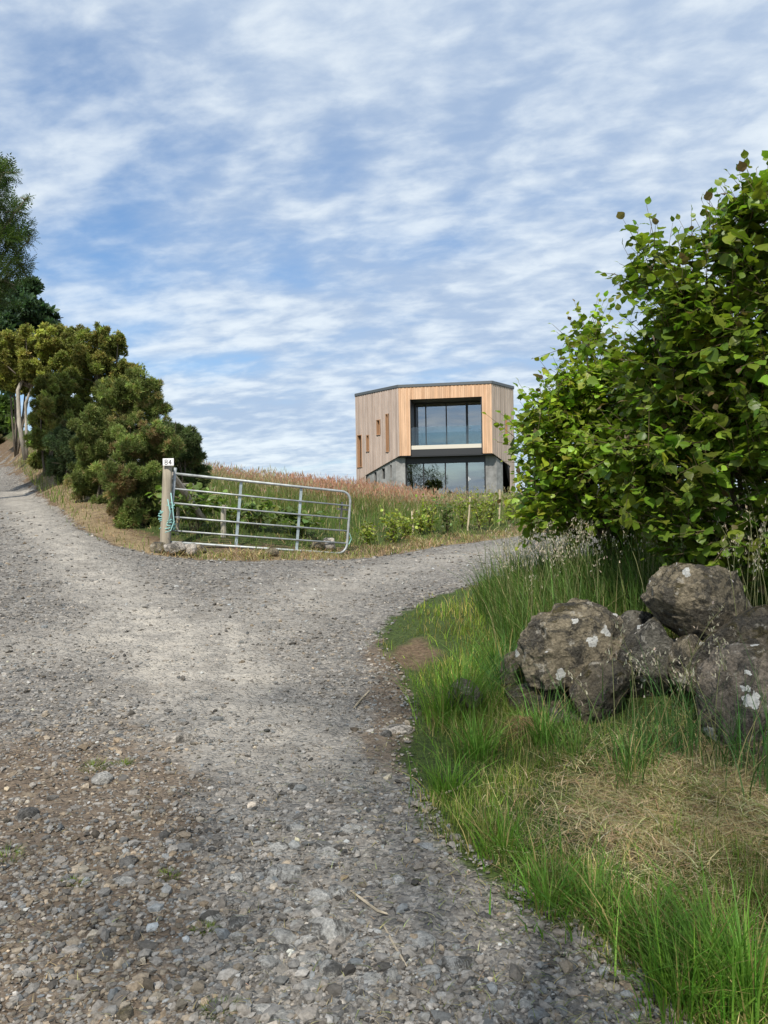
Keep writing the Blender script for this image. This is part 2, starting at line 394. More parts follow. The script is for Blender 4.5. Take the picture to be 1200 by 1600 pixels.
# ================================================================== GROUND
def axis(lo, hi, c0, c1, step, grow):
    a = list(np.arange(c0, c1, step)); s = step
    while a[-1] < hi: s *= grow; a.append(a[-1]+s)
    s = step; b = []; x = c0
    while x > lo: s *= grow; x -= s; b.append(x)
    return np.array(b[::-1]+a)
def zones(x, y):
    sd = road_sd(x, y); vd = verge_d(x, y); fd = field_d(x, y)
    n = wob(x*1.3+5, y*1.3)
    road = np.clip(.5+sd/.35+n*.12, 0, 1)
    # verge: green close to the track, thatch further in, bare earth at the turf step
    thatch = np.exp(-(((x-1.38)/.66)**2+((y-3.32)/.62)**2)**2)
    bare = np.exp(-(((x-.22)/.25)**2+((y-6.2)/.55)**2)) + .8*np.exp(-(((x-1.6)/.9)**2+((y-9.6)/.9)**2))
    grass = np.where(vd > -.3, 1.0, 0.0)*(1-.9*np.clip(thatch, 0, 1))*(1-.9*np.clip(bare, 0, 1))
    straw = np.where(vd > -.3, np.clip(thatch, 0, 1), 0.0)
    bankw = np.exp(-(fd/1.2)**2)
    grass = np.where(fd > 0, np.clip(1-1.05*bankw+.25*n, 0, 1), grass)
    straw = np.where(fd > 0, np.clip(bankw*.60+.18*n, 0, 1), straw)
    lft = (sd < 0) & (vd < 0) & (fd < 0)
    grass = np.where(lft, .35, grass); straw = np.where(lft, .7, straw)
    # tracks worn pale by wheels, brown earth at the near left corner
    pts1 = np.array([g_base(*p) for p in [(20, 770), (60, 820), (130, 885), (210, 950), (300, 1040), (380, 1150)]])
    pts2 = np.array([g_base(*p) for p in [(800, 858), (700, 872), (600, 892), (480, 930), (380, 985), (330, 1040)]])
    pts3 = np.array([g_base(*p) for p in [(0, 1010), (60, 1020), (160, 985), (230, 1000)]])
    pts4 = np.array([g_base(*p) for p in [(500, 1180), (480, 1300), (500, 1420), (560, 1560)]])
    P = np.stack([np.ravel(x), np.ravel(y)], 1)
    def band(p, w): return np.exp(-(seg_dist(P, p)/w)**2).reshape(np.shape(x))
    dust = np.clip(1.0*band(pts1, .50)+.65*band(pts2, .6)+.7*band(pts3, .4)+.35*band(pts4, .35), 0, 1)
    soil = sm(-(x+.62+.22*(y-2.2)), -.35, .25)*sm(-y, -5.6, -3.2) + .75*np.exp(-(vd/.28)**2)*sm(-y, -7.5, -5.5)*sm(y, 3.6, 4.4) + .3*np.exp(-(vd/.25)**2) + .55*np.exp(-((x+3.1)/.5)**2-((y-5.4)/.8)**2)
    return road, grass, straw, dust, np.clip(soil, 0, 1)
def build_ground():
    X = axis(-1600, 1600, -6, 5, .07, 1.09); Y = axis(-400, 2600, 1.2, 15, .07, 1.075)
    gx, gy = np.meshgrid(X, Y)
    gz = h(gx, gy)
    road, grass, straw, dust, soil = zones(gx, gy)
    tint = np.stack([road, grass, straw], -1).reshape(-1, 3); wear = np.stack([dust, soil, soil*0], -1).reshape(-1, 3)
    nx, ny = len(X), len(Y); idx = np.arange(nx*ny).reshape(ny, nx)
    Q = np.stack([idx[:-1, :-1], idx[:-1, 1:], idx[1:, 1:], idx[1:, :-1]], -1).reshape(-1, 4)
    V = np.stack([gx, gy, gz], -1).reshape(-1, 3)
    def make(name, Q, dz):
        used, inv = np.unique(Q, return_inverse=True); V2 = V[used].copy(); V2[:, 2] += dz
        o = mesh_np(name, V2, inv.reshape(-1, 4), M['ground'], tint[used], True)
        a = o.data.color_attributes.new('wear', 'FLOAT_COLOR', 'POINT')
        c = np.ones((len(used), 4), np.float32); c[:, :3] = wear[used]; a.data.foreach_set('color', c.ravel())
        return prop(o, kind='structure')
    rsd = road_sd(gx, gy).ravel()
    onroad = (rsd[Q] > 0).all(1)
    make('ground', Q, 0.0)
    o = make('gravel_track', Q[onroad], 0.006)
    o['label'] = 'grey gravel track forking uphill to the left and to the right'
build_ground()

# ------------------------------------------------------------------ loose gravel
ICO = None
def ico():
    global ICO
    if ICO is None:
        bm = bmesh.new(); bmesh.ops.create_icosphere(bm, subdivisions=1, radius=1)
        ICO = (np.array([v.co[:] for v in bm.verts]), np.array([[v.index for v in f.verts] for f in bm.faces])); bm.free()
    return ICO
def rotz(a):
    c, s = np.cos(a), np.sin(a); z = np.zeros_like(a); o = np.ones_like(a)
    return np.stack([np.stack([c, -s, z], -1), np.stack([s, c, z], -1), np.stack([z, z, o], -1)], 1)
def rand_rot(n, tilt=.35):
    a = rng.uniform(0, 2*np.pi, n); Rz = rotz(a)
    t = rng.normal(0, tilt, n); c, s = np.cos(t), np.sin(t); z = np.zeros(n); o = np.ones(n)
    Rx = np.stack([np.stack([o, z, z], -1), np.stack([z, c, -s], -1), np.stack([z, s, c], -1)], 1)
    Rz2 = rotz(rng.uniform(0, 2*np.pi, n))
    return Rz @ Rx @ Rz2
def scatter_stones(name, P, size, tint, flat=.55, sink=.25):
    V0, F0 = ico(); n = len(P); k = len(V0)
    V = np.tile(V0[None], (n, 1, 1))*(1+rng.uniform(-.33, .33, (n, k, 1)))
    sc = np.stack([rng.uniform(.75, 1.45, n), rng.uniform(.6, 1.0, n), rng.uniform(.3, .8, n)*flat/.55], -1)
    V = V*sc[:, None, :]*size[:, None, None]
    V = np.einsum('nij,nkj->nki', rand_rot(n, .22), V)
    V[:, :, 2] += (size*sc[:, 2]*(.6-sink))[:, None]
    V += P[:, None, :]
    Fa = (F0[None]+(np.arange(n)*k)[:, None, None]).reshape(-1, 3)
    o = mesh_np(name, V.reshape(-1, 3), Fa, M['stone'], np.repeat(tint, k, 0))
    return o
def build_gravel():
    # uniform in picture area: many near, fewer far
    n = 170000
    px = rng.uniform(-120, 1320, n); v = rng.uniform(45, 1000, n)**1.0
    d = np.array([ray(a, 800+b) for a, b in zip(px, v)])
    s = slope_s(0*px)
    Y = 1.6/(-d[:, 2]+.075); X = d[:, 0]*Y
    keep = (Y > 1.2) & (Y < 17); X, Y = X[keep], Y[keep]
    sd = road_sd(X, Y)
    road, grass, straw, dust, soil = zones(X, Y)
    patch = np.array([wob(X*1.6, Y*1.6)])[0]
    dens = np.clip(.45 + .42*patch - .35*dust*(Y > 4.5) - .15*soil, .12, 1)
    keep = (sd > -.06) & (rng.uniform(0, 1, len(X)) < dens)
    X, Y, dust, soil = X[keep], Y[keep], dust[keep], soil[keep]; n = len(X)
    size = np.exp(rng.normal(math.log(.0066), .52, n)); size = np.clip(size, .003, .03)
    size = np.maximum(size, .0016*Y*np.exp(rng.normal(0, .3, n)))
    Z = h(X, Y)+.005
    g = np.clip(rng.normal(.19, .065, n), .06, .42)[:, None]
    hue = rng.normal(0, .03, (n, 1))
    tint = g*np.concatenate([1.08+hue, 1+0*hue, .89-hue], 1)
    bl = rng.uniform(0, 1, n) < .2; tint[bl] *= np.array([.90, .99, 1.08])
    br = rng.uniform(0, 1, n) < (.04+.35*soil); tint[br] *= np.array([1.08, .96, .80])
    pale = rng.uniform(0, 1, n) < (.02+.10*dust); tint[pale] = np.clip(tint[pale]*1.7, 0, .5)
    o = scatter_stones('loose_gravel', np.stack([X, Y, Z], -1), size, tint)
    prop(o, 'grey chips and pebbles lying loose over the whole track', 'gravel', kind='stuff')
build_gravel()

# ------------------------------------------------------------------ rocks one can tell apart
def rock(name, c, r, mat, label, cat, seed, group=None, cuts=13, sub=5, rough=.16, yaw=0.0, roll=0.0):
    """rounded block with broken flat faces; c centre, r half sizes"""
    rg = np.random.default_rng(seed)
    bm = bmesh.new(); bmesh.ops.create_icosphere(bm, subdivisions=sub+1, radius=1)
    V = np.array([v.co[:] for v in bm.verts]); Fc = np.array([[v.index for v in f.verts] for f in bm.faces]); bm.free()
    V = np.sign(V)*np.abs(V)**.85
    for i in range(cuts):
        nrm = rg.normal(0, 1, 3); nrm /= np.linalg.norm(nrm); dd = rg.uniform(.62, .92)
        t = np.maximum(V@nrm-dd, 0); V -= nrm[None]*(t*.88)[:, None]
    so = rg.uniform(-50, 50, 3)
    for sc, am in ((1.1, rough*1.2), (2.6, rough*.7), (6, rough*.30), (14, rough*.14)):
        nn = np.array([mnoise.noise(Vector(p*sc+so)) for p in V])
        if sc > 2: nn = .6-1.6*np.abs(nn)+.5*nn
        V = V*(1+am*nn)[:, None]
    for i in range(cuts//2):
        nrm_ = rg.normal(0, 1, 3); nrm_ /= np.linalg.norm(nrm_); dd = rg.uniform(.60, .82); t = np.maximum(V@nrm_-dd, 0); V -= nrm_[None]*(t*.7)[:, None]
    V = V*np.array(r)[None]
    ca, sa = math.cos(roll), math.sin(roll); V = V@np.array([[ca, 0, -sa], [0, 1, 0], [sa, 0, ca]])
    ca, sa = math.cos(yaw), math.sin(yaw); V = V@np.array([[ca, sa, 0], [-sa, ca, 0], [0, 0, 1]])
    o = mesh_np(name, V, Fc, mat, None, True); o.location = c
    return prop(o, label, cat, group)
def px_rock(px, py, wx, wy, Y, depth, label, seed, mat=None, name='boulder', cat='boulder', **k):
    c = at(px, py, Y); s = Y/F*(1.10 if name == 'boulder' else 1)
    return rock(name, c, (wx*s/2, depth/2, wy*s/2), mat or M['rock'], label, cat, seed, **k)
BG = 'boulders of the tumbled stone wall'
M['slate'] = rock_mat('dark_chip', (.17, .165, .155), (.09, .087, .082), .15, 0)
M['rock_tan'] = rock_mat('tan_boulder', (.235, .20, .14), (.07, .06, .044), .95, .55)
M['rock_dark'] = rock_mat('crusted_boulder', (.15, .14, .115), (.045, .042, .036), .8, .45)
M['rock_moss'] = rock_mat('mossy_boulder', (.13, .11, .08), (.04, .035, .025), 1.0, .1)
M['rock_lichen'] = rock_mat('lichen_boulder', (.20, .17, .135), (.07, .06, .052), .8, .95)
px_rock(897, 1012, 158, 140, 4.70, .50, 'big tan rounded boulder with white lichen spots at the left end of the tumbled wall', 3, M['rock_tan'], group=BG, roll=-.25)
px_rock(850, 1100, 100, 84, 4.72, .36, 'brown squarish boulder under the big tan rounded one', 12, M['rock_moss'], group=BG)
px_rock(988, 992, 82, 74, 4.85, .34, 'small dark crusted boulder wedged between the tan one and the topmost one', 21, M['rock_dark'], group=BG)
px_rock(1012, 1032, 112, 124, 4.58, .36, 'dark grey angular boulder with crusty lichen below the topmost boulder', 31, M['rock_dark'], group=BG, roll=.3)
px_rock(935, 1082, 92, 112, 4.45, .34, 'low brown mossy boulder leaning at the middle of the tumbled wall', 41, M['rock_moss'], group=BG, roll=.4)
px_rock(1088, 950, 166, 124, 4.62, .52, 'large topmost boulder of the tumbled wall with a brown mossy top', 57, M['rock_tan'], group=BG, roll=.12)
px_rock(1180, 1015, 200, 118, 4.25, .48, 'wide smooth brown boulder at the right edge behind the white lichened one', 61, M['rock_moss'], group=BG, roll=-.3)
px_rock(1180, 1098, 158, 196, 3.85, .40, 'tall boulder splashed with large white lichen at the right edge', 73, M['rock_lichen'], group=BG, roll=.2)
px_rock(1210, 1235, 90, 120, 3.55, .32, 'dark mossy boulder at the right edge below the lichened one', 83, M['rock_moss'], group=BG)
px_rock(1030, 1120, 130, 110, 4.75, .36, 'shadowed boulder low down under the dark grey angular one', 91, M['rock_dark'], group=BG)
px_rock(1105, 1075, 110, 150, 4.85, .36, 'shadowed upright boulder below the topmost boulder', 95, M['rock_dark'], group=BG)
px_rock(1072, 1030, 62, 84, 4.42, .26, 'narrow dark stone wedged under the topmost boulder beside the right edge boulders', 97, M['rock_tan'], group=BG)
px_rock(880, 1130, 70, 56, 4.5, .26, 'flat brown stone at the foot of the big tan boulder', 99, M['rock_dark'], group=BG)
px_rock(1120, 1165, 60, 70, 4.1, .26, 'small dark stone low beside the white lichened boulder', 101, M['rock_moss'], group=BG)
px_rock(805, 1050, 50, 58, 4.95, .25, 'small brown stone in the grass left of the big tan boulder', 103, M['rock_moss'], group=BG)
px_rock(728, 1086, 50, 50, 4.75, .22, 'dark grey squarish stone half hidden in the green verge grass', 113, M['rock_dark'], group=BG)

FG = 'larger stones set in the track'
def flat_stone(px, py, wx, wy, label, seed, mat='flat_rock', name='track_stone', group=FG, up=.3):
    g = ground_at(px, py); s = g[1]/F
    dep = min(wy*s/max((1.6-g[2])/g[1]+.08, .1), 1.1*wx*s)
    z = (.012+.15*wx*s) if g[1] < 9 else wy*s*.8
    return rock(name, (g[0], g[1], g[2]+z*(up-.28)), (wx*s/2, dep/2, z), M[mat], label, 'stone', seed, group, 6, 3, .07, random.uniform(-.4, .4))
flat_stone(448, 1372, 78, 30, 'long grey flat stone sunk in the track nearest the middle of the photo', 201)
flat_stone(508, 1454, 88, 30, 'largest tan grey flat stone sunk in the lower middle of the track', 203)
flat_stone(578, 1537, 66, 26, 'bluish flat stone lowest in the middle of the track', 205)
flat_stone(718, 1517, 58, 30, 'domed grey stone in the gravel near the right grass edge', 207, up=.8)
flat_stone(282, 1157, 50, 15, 'cream white flat stone set in the track left of centre', 209, 'pale_rock')
flat_stone(480, 1474, 40, 14, 'pale greenish flat stone left of the bluish one', 211, 'flat_rock')
flat_stone(460, 1529, 40, 14, 'narrow pale stone left of the lowest bluish flat stone', 213, 'pale_rock')
flat_stone(372, 1467, 36, 16, 'grey slab in the track left of the largest flat stone', 215)
flat_stone(200, 1352, 28, 18, 'dark blocky stone standing proud on the brown left side', 217, 'slate', up=.7)
flat_stone(192, 1382, 40, 14, 'flat brownish stone just below the dark blocky one', 219)
flat_stone(165, 1500, 34, 18, 'dark angular stone near the lower left corner', 221, 'slate', up=.7)
flat_stone(195, 1590, 34, 22, 'orange brown stone at the bottom edge of the photo', 223, 'rock_tan', up=.6)
flat_stone(42, 1277, 34, 18, 'dark layered stone at the far left of the near track', 225, 'slate', up=.7)
flat_stone(160, 1222, 34, 15, 'grey stone beside the green tuft on the left side', 227, up=.9)
flat_stone(625, 1142, 46, 14, 'flat tan stone at the edge of the verge below the turf step', 229, 'pale_rock')
flat_stone(602, 1150, 20, 14, 'small dark stone beside the flat tan one at the verge edge', 231, 'slate', up=.7)
flat_stone(615, 1553, 26, 14, 'grey stone right of the lowest bluish flat stone', 233)
flat_stone(735, 1540, 34, 15, 'low pale grey stone below the domed grey stone', 235)
flat_stone(822, 1582, 32, 20, 'pale grey block near the bottom right gravel edge', 237, up=1.0)
flat_stone(822, 1566, 28, 22, 'brown grey block just above the pale grey block', 238, up=1.0)
flat_stone(458, 1232, 18, 12, 'small dark block on the right side of the near track', 239, 'slate', up=.7)
flat_stone(345, 1242, 22, 10, 'small pale stone in the middle of the near track', 240, 'pale_rock')
flat_stone(520, 1330, 40, 12, 'pale cobble at the top of the line of sunk stones', 243)
flat_stone(500, 1345, 32, 14, 'pale cobble right of the long grey flat stone', 245)
flat_stone(370, 1378, 24, 18, 'rounded grey cobble left of the long grey flat stone', 247, up=.8)
# rubble at the foot of the gate
RG = 'rubble stones at the foot of the gate'
def cobbles():
    protos = []
    for k in range(5):
        o = rock('cobble', (0, 0, 0), (.045, .036, .022), M['flat_rock'], 'small pale cobble set flush in the middle strip of the track', 'cobble', 400+k, 'pale cobbles in the middle strip', 7, 2, .14); protos.append(o)
    used = 0
    for i in range(64):
        py = 1190+410*rng.uniform(0, 1)**.8; px = 470+ (py-1190)*.10+rng.normal(0, 62+.06*(py-1190)); g = ground_at(px, py)
        o = protos[i] if i < 5 else protos[i % 5].copy()
        if i >= 5: COL.objects.link(o)
        sc = rng.uniform(.55, 1.25); o.location = (g[0], g[1], g[2]+.005*sc); o.scale = (sc*rng.uniform(.8, 1.3), sc, sc*rng.uniform(.6, 1)); o.rotation_euler = (0, 0, rng.uniform(0, 6.28))
cobbles()
flat_stone(275, 866, 44, 16, 'cream rubble stone just right of the gate post', 251, 'pale_rock', 'rubble_stone', RG, 1.0)
flat_stone(298, 868, 22, 13, 'small white rubble stone at the foot of the gate', 253, 'pale_rock', 'rubble_stone', RG, 1.2)
flat_stone(248, 863, 26, 12, 'tan rubble stone at the foot of the gate post', 255, 'rock_tan', 'rubble_stone', RG, 1.0)
flat_stone(313, 864, 22, 10, 'brown rubble stone under the left end of the gate', 257, 'rock_tan', 'rubble_stone', RG, 1.0)
px_rock(515, 850, 24, 24, 13.2, .26, 'upright white rubble block behind the right end of the gate', 259, M['pale_rock'], 'rubble_stone', 'stone', group=RG, sub=3)
flat_stone(496, 859, 24, 10, 'reddish rubble stone behind the gate beside the white block', 261, 'rock_tan', 'rubble_stone', RG, 1.2)
flat_stone(425, 868, 22, 9, 'tan rubble stone below the middle of the gate', 263, 'rock_tan', 'rubble_stone', RG, 1.0)

# ================================================================== GATE
def build_gate():
    P = at(264, 847, 11.6); Q = at(541, 865.5, 12.9)
    u = Q-P; L = np.linalg.norm(u); u /= L
    n = np.cross(u, [0, 0, 1]); n /= np.linalg.norm(n); w = np.cross(n, u)
    if w[2] < 0: w = -w
    H = 1.04
    root = empty('field_gate', tuple(P), 'galvanised steel six bar field gate standing half open at the fork', 'gate')
    steel = (.37, .395, .40)
    pt = lambda a, b, c=0: P+u*a+w*b+n*c
    # outer frame with rounded far corners
    r = .16; pts = [pt(0, 0)]
    for k in range(7):
        t = -math.pi/2+k/6*math.pi/2; pts.append(pt(L-r+r*math.cos(t), r+r*math.sin(t)))
    for k in range(7):
        t = k/6*math.pi/2; pts.append(pt(L-r+r*math.cos(t), H-r+r*math.sin(t)))
    pts.append(pt(0, H))
    b = MB(); b.tube(pts, .021, 10, steel); b.build('frame', M['galv'], root, True)
    b = MB(); b.tube([pt(0, -.06), pt(0, H+.09)], .023, 10, steel); b.build('hanging_stile', M['galv'], root, True)
    for fz in (.17, .37, .57, .78):
        b = MB(); b.tube([pt(0, fz*H), pt(L*.5, fz*H-.004), pt(L-.005, fz*H)], .0135, 8, steel); b.build('rail', M['galv'], root, True)
    for fa in (.355, .70):
        b = MB(); b.obox(pt(L*fa-.022, -.005, -.026), u*.044, n*.008, w*(H+.01), (.45, .53, .56)); b.build('brace', M['galv'], root)
    la = MB(); a0 = L-.12
    la.obox(pt(a0-.03, .56*H, -.035), u*.03, n*.02, w*.28, (.12, .12, .12)); la.obox(pt(a0-.10, .70*H, -.035), u*.2, n*.02, w*.03, (.12, .12, .12))
    la.tube([pt(a0-.02, .3*H, -.03), pt(a0-.03, .5*H, -.035), pt(a0-.015, .6*H, -.03)], .006, 6, (.15, .13, .12))
    la.build('latch', M['galv'], root)
    for zz in (.10, .92):
        hg = MB(); hg.tube([pt(-.14, zz*H), pt(.0, zz*H)], .012, 8, (.3, .3, .3)); hg.build('hinge', M['galv'], root)
    # post
    pb = at(256, 856, 11.55); pt_ = at(262, 727, 11.55); pb[2] -= .3
    post = empty('gate_post', (pb[0], pb[1], pb[2]+.3), 'round weathered timber post that carries the gate and the number plate', 'post')
    b = MB(); ps = [pb+(pt_-pb)*t for t in np.linspace(0, 1, 8)]
    b.tube(ps, [.082, .08, .077, .076, .074, .073, .072, .071], 12, (.33, .29, .225)); b.build('shaft', M['wood'], post, True)
    # number plate
    c = at(262.8, 722, 11.44); s = 11.44/F
    pl = empty('number_plate', tuple(c), 'small white plate reading 84 on top of the gate post', 'sign')
    b = MB(); b.obox(c+np.array([-8.6*s, 0, -5.6*s]), (17.2*s, 0, 0), (0, .012, 0), (0, 0, 11.4*s), (.80, .80, .80))
    bevel(b.build('plate', M['paint'], pl), .004)
    t = MB()
    def ring(cx, cz, rx, rz, w):
        k = 24
        for i in range(k):
            a, a2 = 2*math.pi*i/k, 2*math.pi*(i+1)/k
            o_ = lambda an, f: c+np.array([(cx+(rx-f)*math.cos(an))*s, -.004, (cz+(rz-f)*math.sin(an))*s])
            q = [o_(a, w), o_(a2, w), o_(a2, 0), o_(a, 0)]
            t.hexa(q+[p+np.array([0, .003, 0]) for p in q], (.02, .02, .025))
    ring(-3.2, 1.95, 2.35, 2.0, .7); ring(-3.2, -1.75, 2.5, 2.15, .7)
    bar = lambda a, b_, w: t.hexa([c+np.array([p[0]*s, -.004, p[1]*s]) for p in w]+[c+np.array([p[0]*s, -.001, p[1]*s]) for p in w], (.02, .02, .025))
    bar(0, 0, [(.6, -1.7), (5.4, -1.7), (5.4, -.8), (.6, -.8)])
    bar(0, 0, [(3.4, -3.6), (4.3, -3.6), (4.3, -1.72), (3.4, -1.72)]); bar(0, 0, [(3.4, -.78), (4.3, -.78), (4.3, 3.5), (3.4, 3.5)])
    bar(0, 0, [(.6, -.78), (1.65, -.78), (3.38, 2.1), (3.38, 3.5)])
    t.build('number', M['paint'], pl)
    # twine wound round the post and stile
    root = empty('rope_coil', tuple(at(262, 830, 11.5)), 'pale blue green rope wound around the gate post', 'rope')
    b = MB(); pts = []
    for i in range(161):
        a = i/160*2*math.pi*11; f = i/160
        cc = at(258.5+3*math.sin(f*9), 828-42*f, 11.58); rr = .105-.02*f+.01*math.sin(i*1.7)
        pts.append(cc+np.array([rr*math.cos(a)+.015, rr*math.sin(a), .012*math.sin(a*1.3+i)]))
    b.tube(pts, .0085, 5, (.26, .50, .47)); b.build('winding', M['rope'], root, True)
    b = MB(); lp = [at(267, 770, 11.45), at(270, 795, 11.42), at(272, 815, 11.42), at(267, 829, 11.42), at(258, 832, 11.42)]
    b.tube(lp, .008, 5, (.32, .55, .52)); lp = [at(262, 780, 11.45), at(266, 800, 11.43), at(263, 818, 11.42)]
    b.tube(lp, .008, 5, (.26, .48, .46)); b.build('loose_loop', M['rope'], root, True)
    b = MB(); b.tube([at(546, 833, 12.8), at(549, 842, 12.82), at(545, 850, 12.8), at(549, 843, 12.85)], .008, 5, (.25, .45, .40))
    prop(b.build('rope_scrap', M['rope']), 'scrap of green twine hanging from the free end of the gate', 'twine')
    # fence timbers behind
    def timber(name, a, c, w, label, cat, tint=(.30, .27, .22)):
        b = MB(); a = np.array(a); c = np.array(c); d = c-a
        pts = [a+d*t+np.array([.006*math.sin(t*9+w*100), 0, 0]) for t in np.linspace(0, 1, 6)]
        b.tube(pts, [w, w*.97, w*1.02, w*.95, w*.97, w*.9], 7, tint)
        return prop(b.build(name, M['wood']), label, cat)
    timber('timber_strut', at(268, 741, 11.9), at(318, 812, 12.6), .055, 'grey timber strut leaning diagonally behind the gate post', 'strut', (.27, .24, .20))
    timber('fence_post', at(348, 862, 12.5), at(350, 789, 12.5), .045, 'short grey fence post behind the middle of the gate', 'post', (.36, .33, .27))
    timber('fence_post', at(277, 850, 12.6), at(279, 764, 12.6), .03, 'thin grey fence post just behind the gate post', 'post', (.34, .31, .26))
    timber('fence_rail', at(262, 760, 12.2), at(300, 758, 13.2), .04, 'short level timber rail behind the leaning strut', 'rail', (.26, .23, .19))
build_gate()
STK = [((645, 838), (643.5, 799), 15.2, 'shortest pale stake, the one nearest the gate'), ((730, 824), (735, 769), 16.6, 'tall pale stake standing in the middle among the young hedge plants'), ((779, 815), (781, 765), 17.4, 'tall pale stake nearest the right hazel bush'), ((814, 800), (815, 763), 18.5, 'pale stake half hidden by the hazel leaves')]
for a, c, Y, lab in STK:
    b = MB(); p = at(*a, Y); q = at(*c, Y); p[2] = min(p[2], hz(p[0], p[1])-.05); b.tube([p, (p+q)/2+np.array([.008, 0, 0]), q], [.021, .02, .018], 6, (.52, .44, .31))
    prop(b.build('wooden_stake', M['wood']), lab, 'stake', 'pale stakes in the young hedge')

# ================================================================== HOUSE
def build_house():
    ZR = 8.66
    def xy(px, py, Y): p = at(px, py, Y); return np.array([p[0], p[1]])
    Bc = xy(768.5, 650, 42.0); Ac = xy(623.5, 650, 42.9); Lc = xy(556.5, 650, 45.9); Rc = xy(802.0, 650, 44.0)
    BL = np.array([-1.15, 53.0]); BR = np.array([7.6, 52.0])
    base = np.array([*((Ac+Bc)/2+np.array([0, 4])), 2.4])
    house = empty('house', tuple(base), 'faceted larch clad house with wide glazed balcony front on the hilltop', 'house')
    ctr = (Ac+Bc+Lc+Rc+BL+BR)/6
    V3 = lambda p, z: np.array([p[0], p[1], z])
    def frame(P0, P1):
        u = P1-P0; L = np.linalg.norm(u); u = u/L; n = np.array([-u[1], u[0]])
        if n@(ctr-P0) > 0: n = -n
        return u, n, L                      # n points outwards
    def wallpt(px, py, P0, P1):
        d = ray(px, py); u, n, L = frame(P0, P1)
        t = ((P0-EYE[:2])@n)/(d[:2]@n); p = EYE+d*t
        return (p[:2]-P0)@u, p[2]
    def boards(name, P0, P1, zbot, ztop, holes, hue, seed, label=None):
        rg = np.random.default_rng(seed); u, n, L = frame(P0, P1); b = MB(); N = max(1, round(L/.105)); wd = L/N
        for i in range(N):
            s0, s1 = i*wd+.003, (i+1)*wd-.003; mid = (s0+s1)/2
            th = .028 if i % 2 else .045
            g = rg.normal(1, .06); k = rg.uniform(.1, .8)
            c = np.array(hue[0])*(1-k)+np.array(hue[1])*k; c = np.clip(c*g, .03, .8)
            spans = [(zbot(mid), ztop)]
            for (h0, h1, z0, z1) in holes:
                if s1 > h0+.01 and s0 < h1-.01:
                    ns = []
                    for a, e in spans:
                        if z1 <= a or z0 >= e: ns.append((a, e)); continue
                        if z0 > a: ns.append((a, z0))
                        if z1 < e: ns.append((z1, e))
                    spans = ns
            for a, e in spans:
                if e-a > .02:
                    o = P0+u*s0
                    b.obox(V3(o, a), V3(u*(s1-s0), 0), V3(n*th, 0), (0, 0, e-a), tuple(c))
        o = b.build(name, M['clad'], house)
        if label: o['label'] = label
        return o
    def solid(name, P0, P1, zbot, ztop, thick, holes, mat, tint, parent=house, inset=.0):
        """wall behind the boards, split into columns at the openings"""
        u, n, L = frame(P0, P1); b = MB()
        cuts = sorted(set([0, L]+[c for hh in holes for c in hh[:2] if 0 < c < L])); cc = []
        for a, e in zip(cuts[:-1], cuts[1:]):
            k = max(1, int((e-a)/.8)); cc += list(np.linspace(a, e, k+1)[:-1])
        cc.append(L)
        for a, e in zip(cc[:-1], cc[1:]):
            mid = (a+e)/2; hs = sorted([(z0, z1) for h0, h1, z0, z1 in holes if h0-1e-6 <= mid <= h1+1e-6])
            zs = None; lo = None
            edges = [None]+[z for hh in hs for z in hh]+[ztop]
            for q in range(0, len(edges), 2):
                za, ze = edges[q], edges[q+1]
                b0 = zbot(a) if za is None else za; b1 = zbot(e) if za is None else za
                if ze-min(b0, b1) < .02: continue
                o0 = P0+u*a-n*inset; o1 = P0+u*e-n*inset; i0 = o0-n*thick; i1 = o1-n*thick
                b.hexa([V3(o0, b0), V3(o1, b1), V3(i1, b1), V3(i0, b0), V3(o0, ze), V3(o1, ze), V3(i1, ze), V3(i0, ze)], tint)
        return b.build(name, mat, parent)
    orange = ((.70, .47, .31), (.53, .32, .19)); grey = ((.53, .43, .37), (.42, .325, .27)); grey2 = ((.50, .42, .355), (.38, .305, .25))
    ZB = 4.72
    # ---- front
    s0, _ = wallpt(642, 660, Ac, Bc); s1, _ = wallpt(752, 660, Ac, Bc); _, zt = wallpt(697, 622, Ac, Bc)
    fh = [(s0, s1, 0, zt)]
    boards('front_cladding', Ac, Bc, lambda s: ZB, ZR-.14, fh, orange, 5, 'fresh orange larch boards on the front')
    solid('front_wall', Ac, Bc, lambda s: ZB+.03, ZR-.1, .22, fh, M['dark_metal'], (.05, .05, .052))
    # ---- left
    t742, z742 = wallpt(572.5, 742, Ac, Lc); uL, nL, LL = frame(Ac, Lc)
    zbl = lambda s: ZB+(z742-ZB)*s/t742 if s < t742 else 2.6
    def hole(px0, py0, px1, py1, P0, P1):
        a, z1 = wallpt(px0, py0, P0, P1); b_, z0 = wallpt(px1, py1, P0, P1)
        return (min(a, b_), max(a, b_), min(z0, z1), max(z0, z1))
    Z = lambda x, y: (530+x/4.0, 570+y/4.0)
    lh = [hole(*Z(115, 440), *Z(146, 640), Ac, Lc), hole(*Z(172, 440), *Z(190, 542), Ac, Lc), hole(*Z(236, 345), *Z(258, 438), Ac, Lc), hole(*Z(292, 308), *Z(312, 545), Ac, Lc)]
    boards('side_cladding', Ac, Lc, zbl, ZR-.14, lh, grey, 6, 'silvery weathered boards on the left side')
    solid('side_wall', Ac, Lc, lambda s: zbl(s)+.03, ZR-.1, .2, lh, M['dark_metal'], (.05, .05, .052))
    # ---- right
    tR, zR_ = wallpt(795, 727, Bc, Rc); uR, nR, LR = frame(Bc, Rc)
    zbr = lambda s: ZB+(zR_-ZB)*s/tR if s < LR*.80 else 2.6
    rh = [hole(*Z(1037, 315), *Z(1048, 490), Bc, Rc)]
    boards('side_cladding', Bc, Rc, zbr, ZR-.14, rh, grey2, 7, 'silvery weathered boards on the right side')
